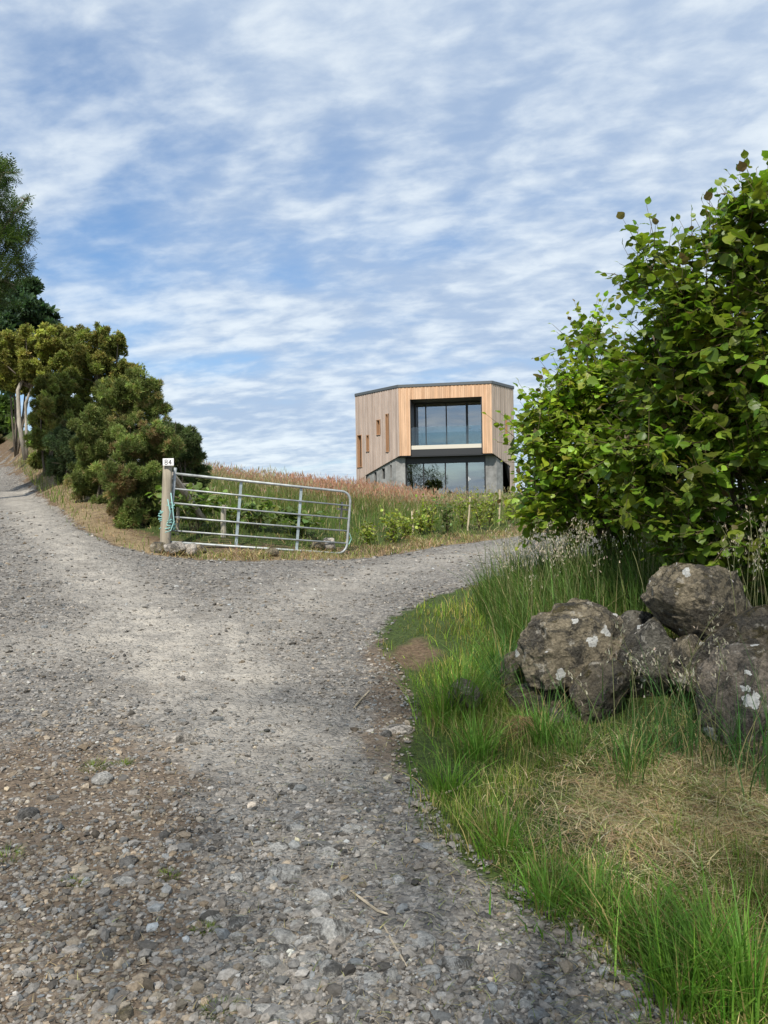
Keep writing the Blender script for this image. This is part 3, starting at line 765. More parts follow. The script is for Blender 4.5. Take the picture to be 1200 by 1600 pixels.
    solid('side_wall', Bc, Rc, lambda s: zbr(s)+.03, ZR-.1, .2, rh, M['dark_metal'], (.05, .05, .052))
    # ---- back walls
    for k, (a, e) in enumerate(((Lc, BL), (BL, BR), (BR, Rc))):
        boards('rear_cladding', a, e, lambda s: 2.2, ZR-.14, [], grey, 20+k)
        solid('rear_wall', a, e, lambda s: 2.2, ZR-.1, .2, [], M['dark_metal'], (.05, .05, .052))
    # ---- slit windows: frame lined in fresh timber, dark glass at the back
    for P0, P1, hs in ((Ac, Lc, lh), (Bc, Rc, rh)):
        u, n, L = frame(P0, P1)
        for (a, e, z0, z1) in hs:
            fr = MB(); d = .17; t = .035; wood = (.42, .24, .135)
            A_ = V3(P0+u*a, 0); 
            for (q0, q1, y0, y1) in ((a, a+t, z0, z1), (e-t, e, z0, z1), (a+t, e-t, z0, z0+t), (a+t, e-t, z1-t, z1)):
                fr.obox(V3(P0+u*q0-n*d, y0), V3(u*(q1-q0), 0), V3(n*(d+.05), 0), (0, 0, y1-y0), wood)
            w = fr.build('window', M['clad'], house)
            sl_ = MB(); sl_.obox(V3(P0+u*(a-.02)-n*.02, z0-.025), V3(u*(e-a+.04), 0), V3(n*.09, 0), (0, 0, .022), (.05, .05, .05)); sl_.build('sill', M['dark_metal'], w)
            g = MB(); g.obox(V3(P0+u*(a+t)-n*(d-.02), z0+t), V3(u*(e-a-2*t), 0), V3(n*.012, 0), (0, 0, z1-z0-2*t)); g.build('pane', M['glass'], w)
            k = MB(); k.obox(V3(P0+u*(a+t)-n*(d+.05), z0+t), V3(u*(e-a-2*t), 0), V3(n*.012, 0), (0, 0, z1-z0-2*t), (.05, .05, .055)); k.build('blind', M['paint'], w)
    # ---- roof and coping
    ring = [Ac, Bc, Rc, BR, BL, Lc]
    b = MB(); V = [V3(p+(ctr-p)*.01, ZR-.1) for p in ring]+[V3(p+(ctr-p)*.01, ZR-.02) for p in ring]
    b.V.append(np.array(V)); b.C.append(np.tile((.10, .10, .105), (12, 1))); b.n = 12
    b.N[6] = [np.array([[5, 4, 3, 2, 1, 0], [6, 7, 8, 9, 10, 11]])]; b.N[4] = [np.array([[i, (i+1) % 6, 6+(i+1) % 6, 6+i] for i in range(6)])]
    roof = b.build('roof', M['dark_metal'], house)
    b = MB()
    for i in range(6):
        p, q = ring[i], ring[(i+1) % 6]; u, n, L = frame(p, q)
        o = p-u*.03+n*.075
        b.obox(V3(o, ZR-.13+.002*i), V3(u*(L+.06), 0), V3(-n*.16, 0), (0, 0, .15), (.115, .125, .13))
    b.build('coping', M['dark_metal'], roof)
    # ---- recessed balcony
    u, n, L = frame(Ac, Bc); zf0, zf1 = 5.05, 5.27
    at_f = lambda s, d, z: V3(Ac+u*s-n*d, z)
    bal = MB(); bal.obox(at_f(s0+.01, 2.2, zf0), V3(u*(s1-s0-.02), 0), V3(n*2.18, 0), (0, 0, zf1-zf0), (.62, .58, .50))
    balcony = bal.build('balcony', M['paint'], house)
    b = MB(); b.obox(at_f(s0+.01, 1.6, ZB-.02), V3(u*(s1-s0-.02), 0), V3(n*1.56, 0), (0, 0, zf0-ZB+.018), (.045, .047, .05)); b.build('edge_beam', M['dark_metal'], balcony)
    b = MB(); b.obox(at_f(s0+.02, .05, zf1-.1), V3(u*(s1-s0-.04), 0), V3(n*.018, 0), (0, 0, 1.12)); b.build('balustrade', M['balustrade'], balcony)
    REC = 1.6
    b = MB()
    b.obox(at_f(s0-.012, REC, zf1), V3(u*.012, 0), V3(n*(REC-.005), 0), (0, 0, zt-zf1), (.05, .05, .052))
    b.obox(at_f(s1, REC, zf1), V3(u*.012, 0), V3(n*(REC-.005), 0), (0, 0, zt-zf1), (.05, .05, .052))
    b.obox(at_f(s0-.012, REC, zt), V3(u*(s1-s0+.024), 0), V3(n*(REC-.005), 0), (0, 0, .012), (.05, .05, .052)); b.build('recess_lining', M['dark_metal'], balcony)
    def glazing(name, sa, sb, z0, z1, d, splits, door, hz_):
        fr = MB(); fw = .07; dk = (.028, .03, .032)
        xs = [sa]+[sa+(sb-sa)*f for f in splits]+[sb]
        fr.obox(at_f(sa, d+.05, z0), V3(u*(sb-sa), 0), V3(n*.07, 0), (0, 0, fw), dk); fr.obox(at_f(sa, d+.05, z1-fw), V3(u*(sb-sa), 0), V3(n*.07, 0), (0, 0, fw), dk)
        for i, x in enumerate(xs):
            w = fw*(1.9 if (i == len(xs)-2) else 1); a = min(max(x-w/2, sa), sb-w)
            fr.obox(at_f(a, d+.052, z0+fw), V3(u*w, 0), V3(n*.075, 0), (0, 0, z1-z0-2*fw), dk)
        if hz_: fr.obox(at_f(sa+.01, d+.048, hz_), V3(u*(sb-sa-.02), 0), V3(n*.055, 0), (0, 0, .03), dk)
        gz = fr.build(name, M['dark_metal'], house)
        for i in range(len(xs)-1):
            g = MB(); g.obox(at_f(xs[i]+.03, d+.02, z0+fw*.7), V3(u*(xs[i+1]-xs[i]-.06), 0), V3(n*.012, 0), (0, 0, z1-z0-fw*1.4))
            g.build('pane', M['glass'], gz)
        hd = MB(); xd = xs[-2]+.10-.02; zz = z0+1.02
        hd.obox(at_f(xd, d-.055, zz-.08), V3(u*.03, 0), V3(n*.02, 0), (0, 0, .24), (.75, .75, .75)); hd.obox(at_f(xd, d-.06, zz+.02), V3(u*.13, 0), V3(n*.025, 0), (0, 0, .03), (.75, .75, .75))
        hd.build('door_handle', M['paint'], gz)
        return gz
    glazing('balcony_glazing', s0+.01, s1-.01, zf1, zt-.005, REC, [.165, .47, .775], True, None)
    # ---- rooms behind the glass
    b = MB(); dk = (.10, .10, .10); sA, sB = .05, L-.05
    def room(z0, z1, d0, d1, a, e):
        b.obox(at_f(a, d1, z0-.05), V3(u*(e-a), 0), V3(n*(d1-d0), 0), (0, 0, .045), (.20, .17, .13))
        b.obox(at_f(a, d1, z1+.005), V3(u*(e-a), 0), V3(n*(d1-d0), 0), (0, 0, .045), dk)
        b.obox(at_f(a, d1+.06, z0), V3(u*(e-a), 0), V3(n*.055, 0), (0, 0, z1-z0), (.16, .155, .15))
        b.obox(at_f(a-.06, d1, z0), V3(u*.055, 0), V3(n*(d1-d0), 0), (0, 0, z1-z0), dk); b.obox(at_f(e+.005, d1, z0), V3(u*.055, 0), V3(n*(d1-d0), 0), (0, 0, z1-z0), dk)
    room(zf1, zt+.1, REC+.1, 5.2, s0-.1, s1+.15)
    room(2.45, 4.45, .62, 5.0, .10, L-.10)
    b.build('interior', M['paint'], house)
    # ---- ground storey
    sf = MB()
    P_ = [Ac+(ctr-Ac)*.012, Bc+(ctr-Bc)*.012]
    sf.obox(at_f(.03, 1.75, ZB-.075), V3(u*(L-.06), 0), V3(n*1.70, 0), (0, 0, .05), (.04, .042, .045)); sf.build('soffit', M['dark_metal'], house)
    con = (.28, .28, .272)
    # side walls in concrete under the sloping edge of the boards
    i0 = .40; zc_l = lambda s: zbl(min(s, t742-.01))
    hs = [hole(*Z(213, 672), *Z(230, 770), Ac, Lc), hole(*Z(260, 648), *Z(281, 712), Ac, Lc), hole(*Z(312, 625), *Z(324, 705), Ac, Lc)]
    def conc(P0, u_, n_, sa, sb, ztopf, holes, name):
        b = MB(); cuts = sorted(set([sa, sb]+[c for q in holes for c in q[:2] if sa < c < sb]))
        for a, e in zip(cuts[:-1], cuts[1:]):
            mid = (a+e)/2; hh = sorted([(q[2], q[3]) for q in holes if q[0]-1e-6 <= mid <= q[1]+1e-6])
            segs = [1.8]+[z for q in hh for z in q]+[None]
            for q in range(0, len(segs), 2):
                za, ze = segs[q], segs[q+1]
                t0, t1 = (ztopf(a)-.01, ztopf(e)-.01) if ze is None else (ze, ze)
                if min(t0, t1)-za < .02: continue
                o0 = P0+u_*a-n_*.06; o1 = P0+u_*e-n_*.06; j0 = o0-n_*.25; j1 = o1-n_*.25
                b.hexa([V3(o0, za), V3(o1, za), V3(j1, za), V3(j0, za), V3(o0, t0), V3(o1, t1), V3(j1, t1), V3(j0, t0)], con)
        w = b.build(name, M['concrete'], house)
        for q in holes:
            k = MB(); k.obox(V3(P0+u_*q[0]-n_*.2, q[2]), V3(u_*(q[1]-q[0]), 0), V3(n_*.02, 0), (0, 0, max(q[3]-q[2], .1)), (.03, .03, .03)); k.build('slot_window', M['dark_metal'], w)
        return w
    conc(Ac, uL, nL, i0, t742, zc_l, hs, 'concrete_wall')
    conc(Bc, uR, nR, .55, 1.25, lambda s: zbr(s), [], 'concrete_wall')
    dq = MB(); dq.obox(V3(Bc+uR*1.25-nR*.55, 1.9), V3(uR*(LR*.8-1.25), 0), V3(nR*.05, 0), (0, 0, 2.4), (.05, .052, .055)); dq.build('side_recess', M['dark_metal'], house)
    # front piers and glazing set back under the overhang
    D0 = .42
    ga, _ = wallpt(*Z(408, 680), Ac, Bc); gb, _ = wallpt(*Z(913, 680), Ac, Bc)
    pa = MB(); c0 = Ac+uL*i0-nL*.06; s_c = (c0-Ac)@u; d_c = -((c0-Ac)@n)
    pa.obox(at_f(s_c, d_c+.25, 1.8), V3(u*(ga-s_c), 0), V3(n*.25, 0), (0, 0, ZB-.08-1.8), con); pa.build('concrete_pier', M['concrete'], house)
    c1 = Bc+uR*.55-nR*.06; s_d = (c1-Ac)@u; d_d = -((c1-Ac)@n)
    pb = MB(); pb.obox(at_f(gb, d_d+.25, 1.8), V3(u*(s_d-gb), 0), V3(n*.25, 0), (0, 0, ZB-.08-1.8), (.23, .23, .225)); pb.build('concrete_pier', M['concrete'], house)  # same concrete, tinted darker: the shade on this pier front is in the colour
    _, zfl = wallpt(*Z(660, 603), Ac, Bc)
    fa = MB(); fa.obox(at_f(ga+.004, .60, zfl), V3(u*(gb-ga-.008), 0), V3(n*.10, 0), (0, 0, ZB-.08-zfl), (.035, .037, .04)); fa.build('lintel', M['dark_metal'], house)
    glazing('patio_glazing', ga+.006, gb-.006, 2.3, zfl-.004, .52, [.225, .50, .77], True, None)
    # seats glimpsed inside
    return house
build_house()

# ================================================================== VEGETATION
def nrm(a): return a/(np.linalg.norm(a, axis=-1, keepdims=True)+1e-9)
def blades(P, H, W, ang, lean, tint, segs=3, droop=.6):
    """tapering bent blades; lean = sideways reach as a share of the height"""
    n = len(P); d = np.stack([np.cos(ang), np.sin(ang), 0*ang], -1)
    sa = ang+np.pi/2+rng.normal(0, .5, n); s = np.stack([np.cos(sa), np.sin(sa), 0*sa], -1)
    V = np.zeros((n, 2*segs+1, 3)); ts = np.linspace(0, 1, segs+1)
    for i, t in enumerate(ts):
        c = P+d*(H*lean*t**1.8)[:, None]; c = c+np.array([0, 0, 1.0])*(H*(t-droop*lean*t**2.6*.5))[:, None]
        w = (W*(1-t**1.6)*.5)[:, None]
        if i < segs: V[:, 2*i] = c-s*w; V[:, 2*i+1] = c+s*w
        else: V[:, 2*i] = c
    k = 2*segs+1; b = (np.arange(n)*k)[:, None]
    Q = np.concatenate([b+np.array([2*i, 2*i+1, 2*i+3, 2*i+2]) for i in range(segs-1)])
    T = b+np.array([2*segs-2, 2*segs-1, 2*segs])
    return V.reshape(-1, 3), [Q, T], np.repeat(tint, k, 0)
class VB:
    def __init__(s): s.V = []; s.F = {}; s.C = []; s.n = 0
    def add(s, V, Fs, C):
        for f in Fs:
            if len(f): s.F.setdefault(f.shape[1], []).append(f+s.n)
        s.V.append(V); s.C.append(C); s.n += len(V)
    def build(s, name, mat, parent=None, smooth=False):
        return mesh_np(name, np.vstack(s.V), [np.vstack(f) for f in s.F.values()], mat, np.vstack(s.C), smooth, parent)
def tints(n, base, sd=.2, alt=None, p=.0):
    b = np.array(base)[None]*np.exp(rng.normal(0, sd, (n, 1)))*np.exp(rng.normal(0, sd*.35, (n, 3)))
    if alt is not None:
        k = rng.uniform(0, 1, n) < p; b[k] = np.array(alt)[None]*np.exp(rng.normal(0, sd, (k.sum(), 1)))
    return np.clip(b, .004, .7)
def px_scatter(n, x0, x1, y0, y1):
    """points on the terrain, even in the picture"""
    px = rng.uniform(x0, x1, n); py = rng.uniform(y0, y1, n)
    D = RIGHT[None]*((px-600)/F)[:, None]+FWD[None]+UP[None]*((800-py)/F)[:, None]
    Y = np.full(n, 5.0)
    for _ in range(25):
        Yn = (h(D[:, 0]*Y, Y)-1.6)/D[:, 2]; Y = np.clip(Y*.5+.5*np.where(Yn > 0, Yn, 40), .8, 40)
    X = D[:, 0]*Y
    return X, Y, h(X, Y)
def on_h(X, Y): return np.stack([X, Y, h(X, Y)], -1)

def verge_grass():
    g = VB()
    # --- near verge, even in the picture
    X, Y, Z = px_scatter(95000, 560, 1320, 885, 1720)
    vd = verge_d(X, Y); th = np.exp(-(((X-1.38)/.66)**2+((Y-3.32)/.62)**2)**2)
    bare = np.exp(-(((X-.22)/.25)**2+((Y-6.2)/.55)**2)) + .8*np.exp(-(((X-1.6)/.9)**2+((Y-9.6)/.9)**2))
    tuft = wob(X*2.6, Y*2.6)+.6*wob(X*6+3, Y*6)
    p = sm(vd+.09*tuft, -.06, .28)*(1-.93*th)*(1-.97*np.clip(bare*1.3, 0, 1))*np.clip(.72+.6*tuft, .06, 1)
    k = rng.uniform(0, 1, len(X)) < p; X, Y, Z, vd, tuft, th = X[k], Y[k], Z[k], vd[k], tuft[k], th[k]; n = len(X)
    H = (.055+.12*sm(vd, .0, .7)+.05*np.clip(tuft, -.3, 1))*np.exp(rng.normal(0, .3, n)); H = np.clip(H, .02, .30)*np.where(Y > 5.6, .75, 1)*(1-.68*sm(X, .55, .95)*sm(Y, 3.0, 3.6)*sm(-Y, -5.0, -4.7))*(1-.5*np.clip(th*3, 0, 1))*.88
    W = np.clip(rng.normal(.0042, .0012, n), .002, .008)*np.maximum(1, Y/4.5)
    tn = tints(n, (.150, .220, .040), .28, (.38, .32, .15), .26); far = (Y > 5.3)[:, None]; tn = np.where(far, tn*np.array([1.25, 1.2, .9]), tn)
    lo = np.clip(.9+.5*wob(X*3+9, Y*3), .55, 1.35); tn = tn*lo[:, None]
    g.add(*blades(np.stack([X, Y, Z-.01], -1), H, W, rng.uniform(0, 6.28, n), np.abs(rng.normal(.45, .3, n)), tn))
    # --- long arching tussocks on the verge
    for (px, py, cnt, hh, tint) in ((722, 1118, 320, .40, (.13, .25, .04)), (690, 1130, 160, .32, (.14, .26, .036)), (790, 1085, 200, .34, (.08, .19, .06)), (770, 1050, 160, .34, (.12, .24, .045)), (850, 1165, 140, .30, (.11, .22, .04)), (900, 1190, 110, .24, (.12, .22, .045)), (985, 1215, 110, .26, (.11, .21, .05)), (745, 1190, 200, .27, (.11, .22, .034)), (700, 1240, 160, .19, (.13, .25, .036)), (930, 1440, 160, .20, (.10, .2, .034)), (1100, 1540, 260, .25, (.12, .24, .036)), (1010, 1490, 200, .22, (.11, .22, .034)), (1170, 1580, 260, .32, (.12, .25, .036)), (790, 1340, 160, .18, (.13, .25, .036)), (860, 1420, 180, .19, (.13, .26, .036)), (1060, 1580, 220, .22, (.14, .27, .036))):
        c = ground_at(px, py); n = cnt; rr = np.abs(rng.normal(0, .085, n)); a = rng.uniform(0, 6.28, n)
        X = c[0]+rr*np.cos(a); Y = c[1]+rr*np.sin(a)
        k = np.exp(rng.normal(0, .25, n))
        g.add(*blades(on_h(X, Y)-[0, 0, .02], hh*k, rng.uniform(.004, .008, n), a+rng.normal(0, .7, n), np.abs(rng.normal(.55, .3, n)), tints(n, tint, .22, (.33, .27, .11), .08), 4))
    prop(g.build('verge_grass', M['grass']), 'green grass covering the verge between the track and the boulders', 'grass', kind='stuff')
    # --- tall rank grass behind and between the boulders
    g = VB(); n = 13000
    X = rng.uniform(.85, 4.2, n); Y = rng.uniform(4.95, 7.4, n); vd = verge_d(X, Y)
    k = (vd > .28+.2*rng.uniform(0, 1, n)) & (Y > np.where(X < 2.0, 5.15, 5.15-1.1*(X-2.0))); X, Y = X[k], Y[k]; n = len(X)
    cl = wob(X*3, Y*3)
    H = (.50+.14*cl)*np.exp(rng.normal(0, .22, n)); H *= sm(verge_d(X, Y), .1, .9)*.6+.4
    g.add(*blades(on_h(X, Y)-[0, 0, .02], H, rng.uniform(.005, .010, n), rng.normal(3.6, 1.4, n), np.abs(rng.normal(.38, .25, n)), tints(n, (.105, .175, .042), .28, (.36, .32, .16), .12), 4))
    # among the boulders
    for (px, py, Yb, cnt, hh) in ((1000, 1170, 4.15, 20, .26), (1062, 1175, 3.95, 36, .34), (1085, 1150, 4.1, 20, .42), (930, 1150, 4.3, 12, .26), (1150, 1215, 3.55, 50, .36), (850, 1150, 4.4, 26, .32), (1025, 1205, 3.8, 130, .24), (1010, 1230, 3.75, 80, .22), (1195, 1240, 3.3, 50, .42), (975, 1060, 4.4, 10, .32), (1125, 1200, 3.6, 26, .44)):
        c = at(px, py, Yb); n = cnt; X = c[0]+rng.normal(0, .09, n); Y = c[1]+rng.normal(0, .07, n)
        g.add(*blades(on_h(X, Y)-[0, 0, .02], hh*np.exp(rng.normal(0, .28, n)), rng.uniform(.004, .008, n), rng.uniform(0, 6.28, n), np.abs(rng.normal(.5, .3, n)), tints(n, (.07, .15, .04), .25, (.36, .30, .15), .14), 5))
    prop(g.build('rank_grass', M['grass']), 'tall dark rank grass growing behind and among the boulders', 'grass', kind='stuff')
    # --- flowering stalks with pale heads
    g = VB()
    spots = [(rng.uniform(1.3, 3.2), rng.uniform(4.9, 5.8), rng.uniform(.8, 1.05)) for _ in range(46)]
    spots += [(rng.uniform(1.95, 2.6), rng.uniform(4.2, 4.7), rng.uniform(1.0, 1.5)) for _ in range(34)]
    spots += [(rng.uniform(.95, 1.6), rng.uniform(5.5, 6.4), rng.uniform(.7, 1.0)) for _ in range(40)]
    spots += [(rng.uniform(1.0, 1.9), rng.uniform(3.6, 4.2), rng.uniform(.45, .75)) for _ in range(16)]
    for X, Y, H in spots:
        p0 = np.array([X, Y, hz(X, Y)-.02]); a = rng.uniform(0, 6.28); ln = rng.uniform(.08, .35)
        d = np.array([math.cos(a), math.sin(a), 0]); pts = [p0+d*ln*H*t**2+np.array([0, 0, H*(t-.12*t**3)]) for t in np.linspace(0, 1, 7)]
        b = MB(); b.tube(pts, [.0022, .002, .0019, .0018, .0016, .0014, .001], 4, (.26, .27, .13), False)
        Q = np.vstack(b.N[4]); g.add(np.vstack(b.V), [Q], np.vstack(b.C))
        m = 26; t = rng.uniform(.74, 1.0, m); sp = (1.02-t)*.22+.012
        c = np.array([np.interp(t, np.linspace(0, 1, 7), [q[i] for q in pts]) for i in range(3)]).T
        off = rng.normal(0, 1, (m, 3))*sp[:, None]*np.array([.6, .6, .5])
        g.add(*blades(c+off, rng.uniform(.014, .03, m), rng.uniform(.005, .009, m), rng.uniform(0, 6.28, m), np.abs(rng.normal(.8, .4, m)), tints(m, (.42, .38, .30), .15), 2))
    prop(g.build('flowering_grass', M['straw']), 'pale flowering grass heads in front of the hazel bushes', 'grass', kind='stuff')
    # --- thatch of cut dry grass
    g = VB(); X, Y, Z = px_scatter(60000, 760, 1330, 1090, 1560)
    th = np.exp(-(((X-1.38)/.70)**2+((Y-3.32)/.66)**2)**2)+.05
    k = (rng.uniform(0, 1, len(X)) < th*np.clip(.75+.5*wob(X*4, Y*4), .15, 1)) & (verge_d(X, Y) > .05); X, Y, Z = X[k], Y[k], Z[k]; n = len(X)
    a = rng.uniform(0, 6.28, n); L = rng.uniform(.06, .24, n)
    tn = tints(n, (.50, .41, .245), .25, (.30, .22, .115), .2); gr = rng.uniform(0, 1, n) < np.clip(.16+.35*wob(X*3.3+2, Y*3.3), .05, .6); tn[gr] = tints(gr.sum(), (.17, .22, .06), .25)
    g.add(*blades(np.stack([X, Y, Z+rng.uniform(-.01, .05, n)*np.clip(.6+1.2*wob(X*5, Y*5), .1, 1.5)], -1), L*.24, np.clip(rng.normal(.0034, .0012, n), .0015, .007), a, rng.uniform(1.8, 5.0, n), tn, 3, .22))
    prop(g.build('grass_thatch', M['straw']), 'matted dry cut grass heaped below the boulders', 'dry grass', kind='stuff')
    # --- dead tussock
    g = VB(); c = at(815, 1118, 4.25); n = 420; a = rng.uniform(0, 6.28, n)
    pos = np.stack([c[0]+.035*np.cos(a)*rng.uniform(0, 1, n), c[1]+.035*np.sin(a)*rng.uniform(0, 1, n), np.full(n, c[2]-.04)], -1)
    V, Fs, C = blades(pos, rng.uniform(.07, .12, n), rng.uniform(.002, .0035, n), a, rng.uniform(.6, 1.3, n), tints(n, (.24, .165, .095), .25), 4, 3.2)
    g.add(V, Fs, C)
    prop(g.build('dead_tussock', M['straw']), 'round brown dead tussock hanging left of the boulders', 'tussock')
verge_grass()

def loose_straw():
    g = VB(); X, Y, Z = px_scatter(5200, 380, 1080, 1130, 1640)
    sd = road_sd(X, Y); k = (sd > -.02) & (rng.uniform(0, 1, len(X)) < np.exp(-np.maximum(sd, 0)/.30)*.9+.035); X, Y, Z = X[k], Y[k], Z[k]; n = len(X)
    g.add(*blades(np.stack([X, Y, Z+.014], -1), rng.uniform(.008, .022, n), rng.uniform(.0018, .0036, n), rng.uniform(0, 6.28, n), rng.uniform(2.2, 4.5, n), tints(n, (.30, .27, .13), .3, (.16, .19, .06), .35), 3, .2))
    X, Y, Z = px_scatter(420, -20, 620, 1120, 1620); n = len(X)
    g.add(*blades(np.stack([X, Y, Z+.016], -1), rng.uniform(.008, .016, n), rng.uniform(.002, .005, n), rng.uniform(0, 6.28, n), rng.uniform(2., 4., n), tints(n, (.36, .30, .18), .25), 3, .2))
    prop(g.build('loose_straw', M['straw']), 'wisps of cut grass blown over the track', 'straw', kind='stuff')
    for (a, m_, c, w, lab) in (((548, 1400), (590, 1432), (606, 1437), .005, 'pale dry stem lying across the track in the middle foreground'), ((598, 1452), (618, 1490), (636, 1520), .004, 'thin pale straw lying along the track near the lowest flat stone'), ((553, 1111), (562, 1100), (577, 1084), .007, 'short grey twig lying at the verge edge below the turf step'), ((690, 1248), (712, 1240), (733, 1222), .006, 'pale bent stick lying on the verge grass')):
        b = MB(); P = [ground_at(*q)+np.array([0, 0, .02]) for q in (a, m_, c)]
        b.tube([P[0], (P[0]+P[1])/2, P[1], (P[1]+P[2])/2, P[2]], [w*.6, w, w, w*.9, w*.5], 6, (.40, .34, .25)); prop(b.build('twig', M['bark']), lab, 'twig')
    for i, (px, py, r, lab) in enumerate(((148, 1203, .05, 'larger bright green tuft on the left side of the track'), (193, 1198, .04, 'small mossy tuft just right of the larger green tuft'), (10, 1345, .05, 'dark green weed tuft at the left edge of the photo'), (322, 1456, .03, 'round green tuft in the lower middle of the track'), (344, 1588, .035, 'green tuft at the bottom edge of the track'), (118, 1386, .03, 'faint green tuft in the brown soil on the left'), (265, 1378, .03, 'yellowish tuft among dark chips left of the long flat stone'))):
        c = ground_at(px, py); n = 130; g = VB(); a = rng.uniform(0, 6.28, n); rr = r*np.sqrt(rng.uniform(0, 1, n))
        X = c[0]+rr*np.cos(a)*1.4; Y = c[1]+rr*np.sin(a)
        g.add(*blades(on_h(X, Y), rng.uniform(.015, .045, n)*r/.04, rng.uniform(.002, .004, n), a, rng.uniform(.3, 1.2, n), tints(n, (.14, .19, .035), .25)))
        prop(g.build('grass_tuft', M['grass']), lab, 'tuft', 'green tufts in the track')
loose_straw()

def meadow():
    g = VB(); n = 120000
    X = rng.uniform(-11, 12, n); Y = 11.5+19*rng.uniform(0, 1, n)**.9
    fd = field_d(X, Y); wl = sm(X+.63*(Y-12), -6.5, -2.5)
    clump = 1.3*wob(X*1.2, Y*1.2)+.9*wob(X*3.1+2, Y*3.1)
    p = sm(fd+.5*clump, .7, 2.6)*wl*np.clip(.75+.4*clump, .2, 1)
    k = (rng.uniform(0, 1, n) < p) & (np.abs(X/Y) < .56); X, Y, fd, clump = X[k], Y[k], fd[k], clump[k]; n = len(X)
    up = sm(fd, 3.2, 7.5); pink = up*(1-sm(X, .2, 3.6))*np.clip(1.0+.9*wob(X*.8+3, Y*.9), .25, 1.3)
    H = (.20+.32*sm(fd, 1.2, 4.5)+.09*clump)*np.exp(np.clip(rng.normal(0, .2, n), -.6, .32))
    tn = tints(n, (.125, .180, .044), .25, (.30, .27, .12), .16); k2 = rng.uniform(0, 1, n) < .6*pink; tn[k2] = tints(k2.sum(), (.32, .19, .125), .2)
    g.add(*blades(on_h(X, Y)-[0, 0, .03], H, rng.uniform(.007, .013, n), rng.uniform(0, 6.28, n), np.abs(rng.normal(.35, .2, n)), tn))
    # heads
    k3 = rng.uniform(0, 1, n) < (.05+.55*pink+.10*up); Xh, Yh, Hh = X[k3], Y[k3], H[k3]*1.12; m = len(Xh); ph = pink[k3]
    top = on_h(Xh, Yh); top[:, 2] += Hh*.85
    for _ in range(2):
        tn = tints(m, (.46, .255, .185), .2); pale = rng.uniform(0, 1, m) > ph*1.2; tn[pale] = tints(pale.sum(), (.36, .31, .19), .2)
        g.add(*blades(top+rng.normal(0, .02, (m, 3)), rng.uniform(.07, .14, m), rng.uniform(.012, .022, m), rng.uniform(0, 6.28, m), np.abs(rng.normal(.3, .2, m)), tn, 3))
    prop(g.build('meadow_grass', M['grass']), 'pinkish flowering meadow grass on the slope behind the gate', 'grass', kind='stuff')
    # straw mulch and short grass on the track edge of the bank, along the hedge foot and the far lane
    g = VB(); n = 60000
    X = rng.uniform(-17, 9, n); Y = rng.uniform(10.5, 30, n); fd = field_d(X, Y)
    k = (fd > .02) & (fd < 3.2) & (np.abs(X/Y) < .56); X, Y, fd = X[k], Y[k], fd[k]; n = len(X)
    cl = wob(X*2.1+4, Y*2.1); k = rng.uniform(0, 1, n) < np.clip(.8+.5*cl, .1, 1)*np.exp(-(fd/2.0)**2); X, Y, cl, fd = X[k], Y[k], cl[k], fd[k]; n = len(X)
    lane = sm(-X, 5.5, 8)
    tn = tints(n, (.36, .27, .15), .2, (.24, .165, .085), .25); gr = rng.uniform(0, 1, n) < np.clip(.12+.5*(cl < -.25)+.55*lane+.5*(fd < .22), 0, .9); tn[gr] = tints(gr.sum(), (.13, .18, .045), .22)
    H = np.where(gr, rng.uniform(.06, .16, n), rng.uniform(.03, .09, n))*(1+1.3*lane)
    g.add(*blades(on_h(X, Y), H, rng.uniform(.008, .015, n), rng.uniform(0, 6.28, n), np.where(gr, .5, rng.uniform(.8, 2.4, n)), tn))
    X, Y, Z = px_scatter(34000, 40, 860, 735, 882); fd = field_d(X, Y); k = (fd > .0) & (fd < 2.6) & (Y < 26); X, Y, Z, fd = X[k], Y[k], Z[k], fd[k]; n = len(X)
    cl = wob(X*2.7+1, Y*2.7); lane = sm(-X, 4.5, 7.5); gr = rng.uniform(0, 1, n) < np.clip(.15+.7*(cl < -.15)+.35*lane, 0, .92)
    tn = tints(n, (.42, .33, .19), .28, (.22, .15, .08), .25); tn[gr] = tints(gr.sum(), (.15, .20, .05), .25)
    H = np.where(gr, rng.uniform(.06, .18, n), rng.uniform(.05, .17, n))*(1+.8*lane)*np.clip(1+.9*cl, .5, 2)
    g.add(*blades(np.stack([X, Y, Z], -1), H, rng.uniform(.006, .012, n), rng.uniform(0, 6.28, n), np.where(gr, .6, rng.uniform(.8, 2.6, n)), tn))
    # edge of the lane on the far left
    n = 9000; X = rng.uniform(-17, -4.2, n); Y = rng.uniform(8.5, 32, n); sd = road_sd(X, Y); k = (sd < .1) & (sd > -2.5) & (field_d(X, Y) < 0) & (verge_d(X, Y) < 0); X, Y = X[k], Y[k]; n = len(X)
    g.add(*blades(on_h(X, Y), rng.uniform(.05, .16, n), rng.uniform(.008, .013, n), rng.uniform(0, 6.28, n), rng.uniform(.3, 1.5, n), tints(n, (.33, .26, .12), .2, (.12, .17, .045), .4)))
    prop(g.build('bank_grass', M['straw']), 'dry straw and short grass along the foot of the banks', 'grass', kind='stuff')
meadow()

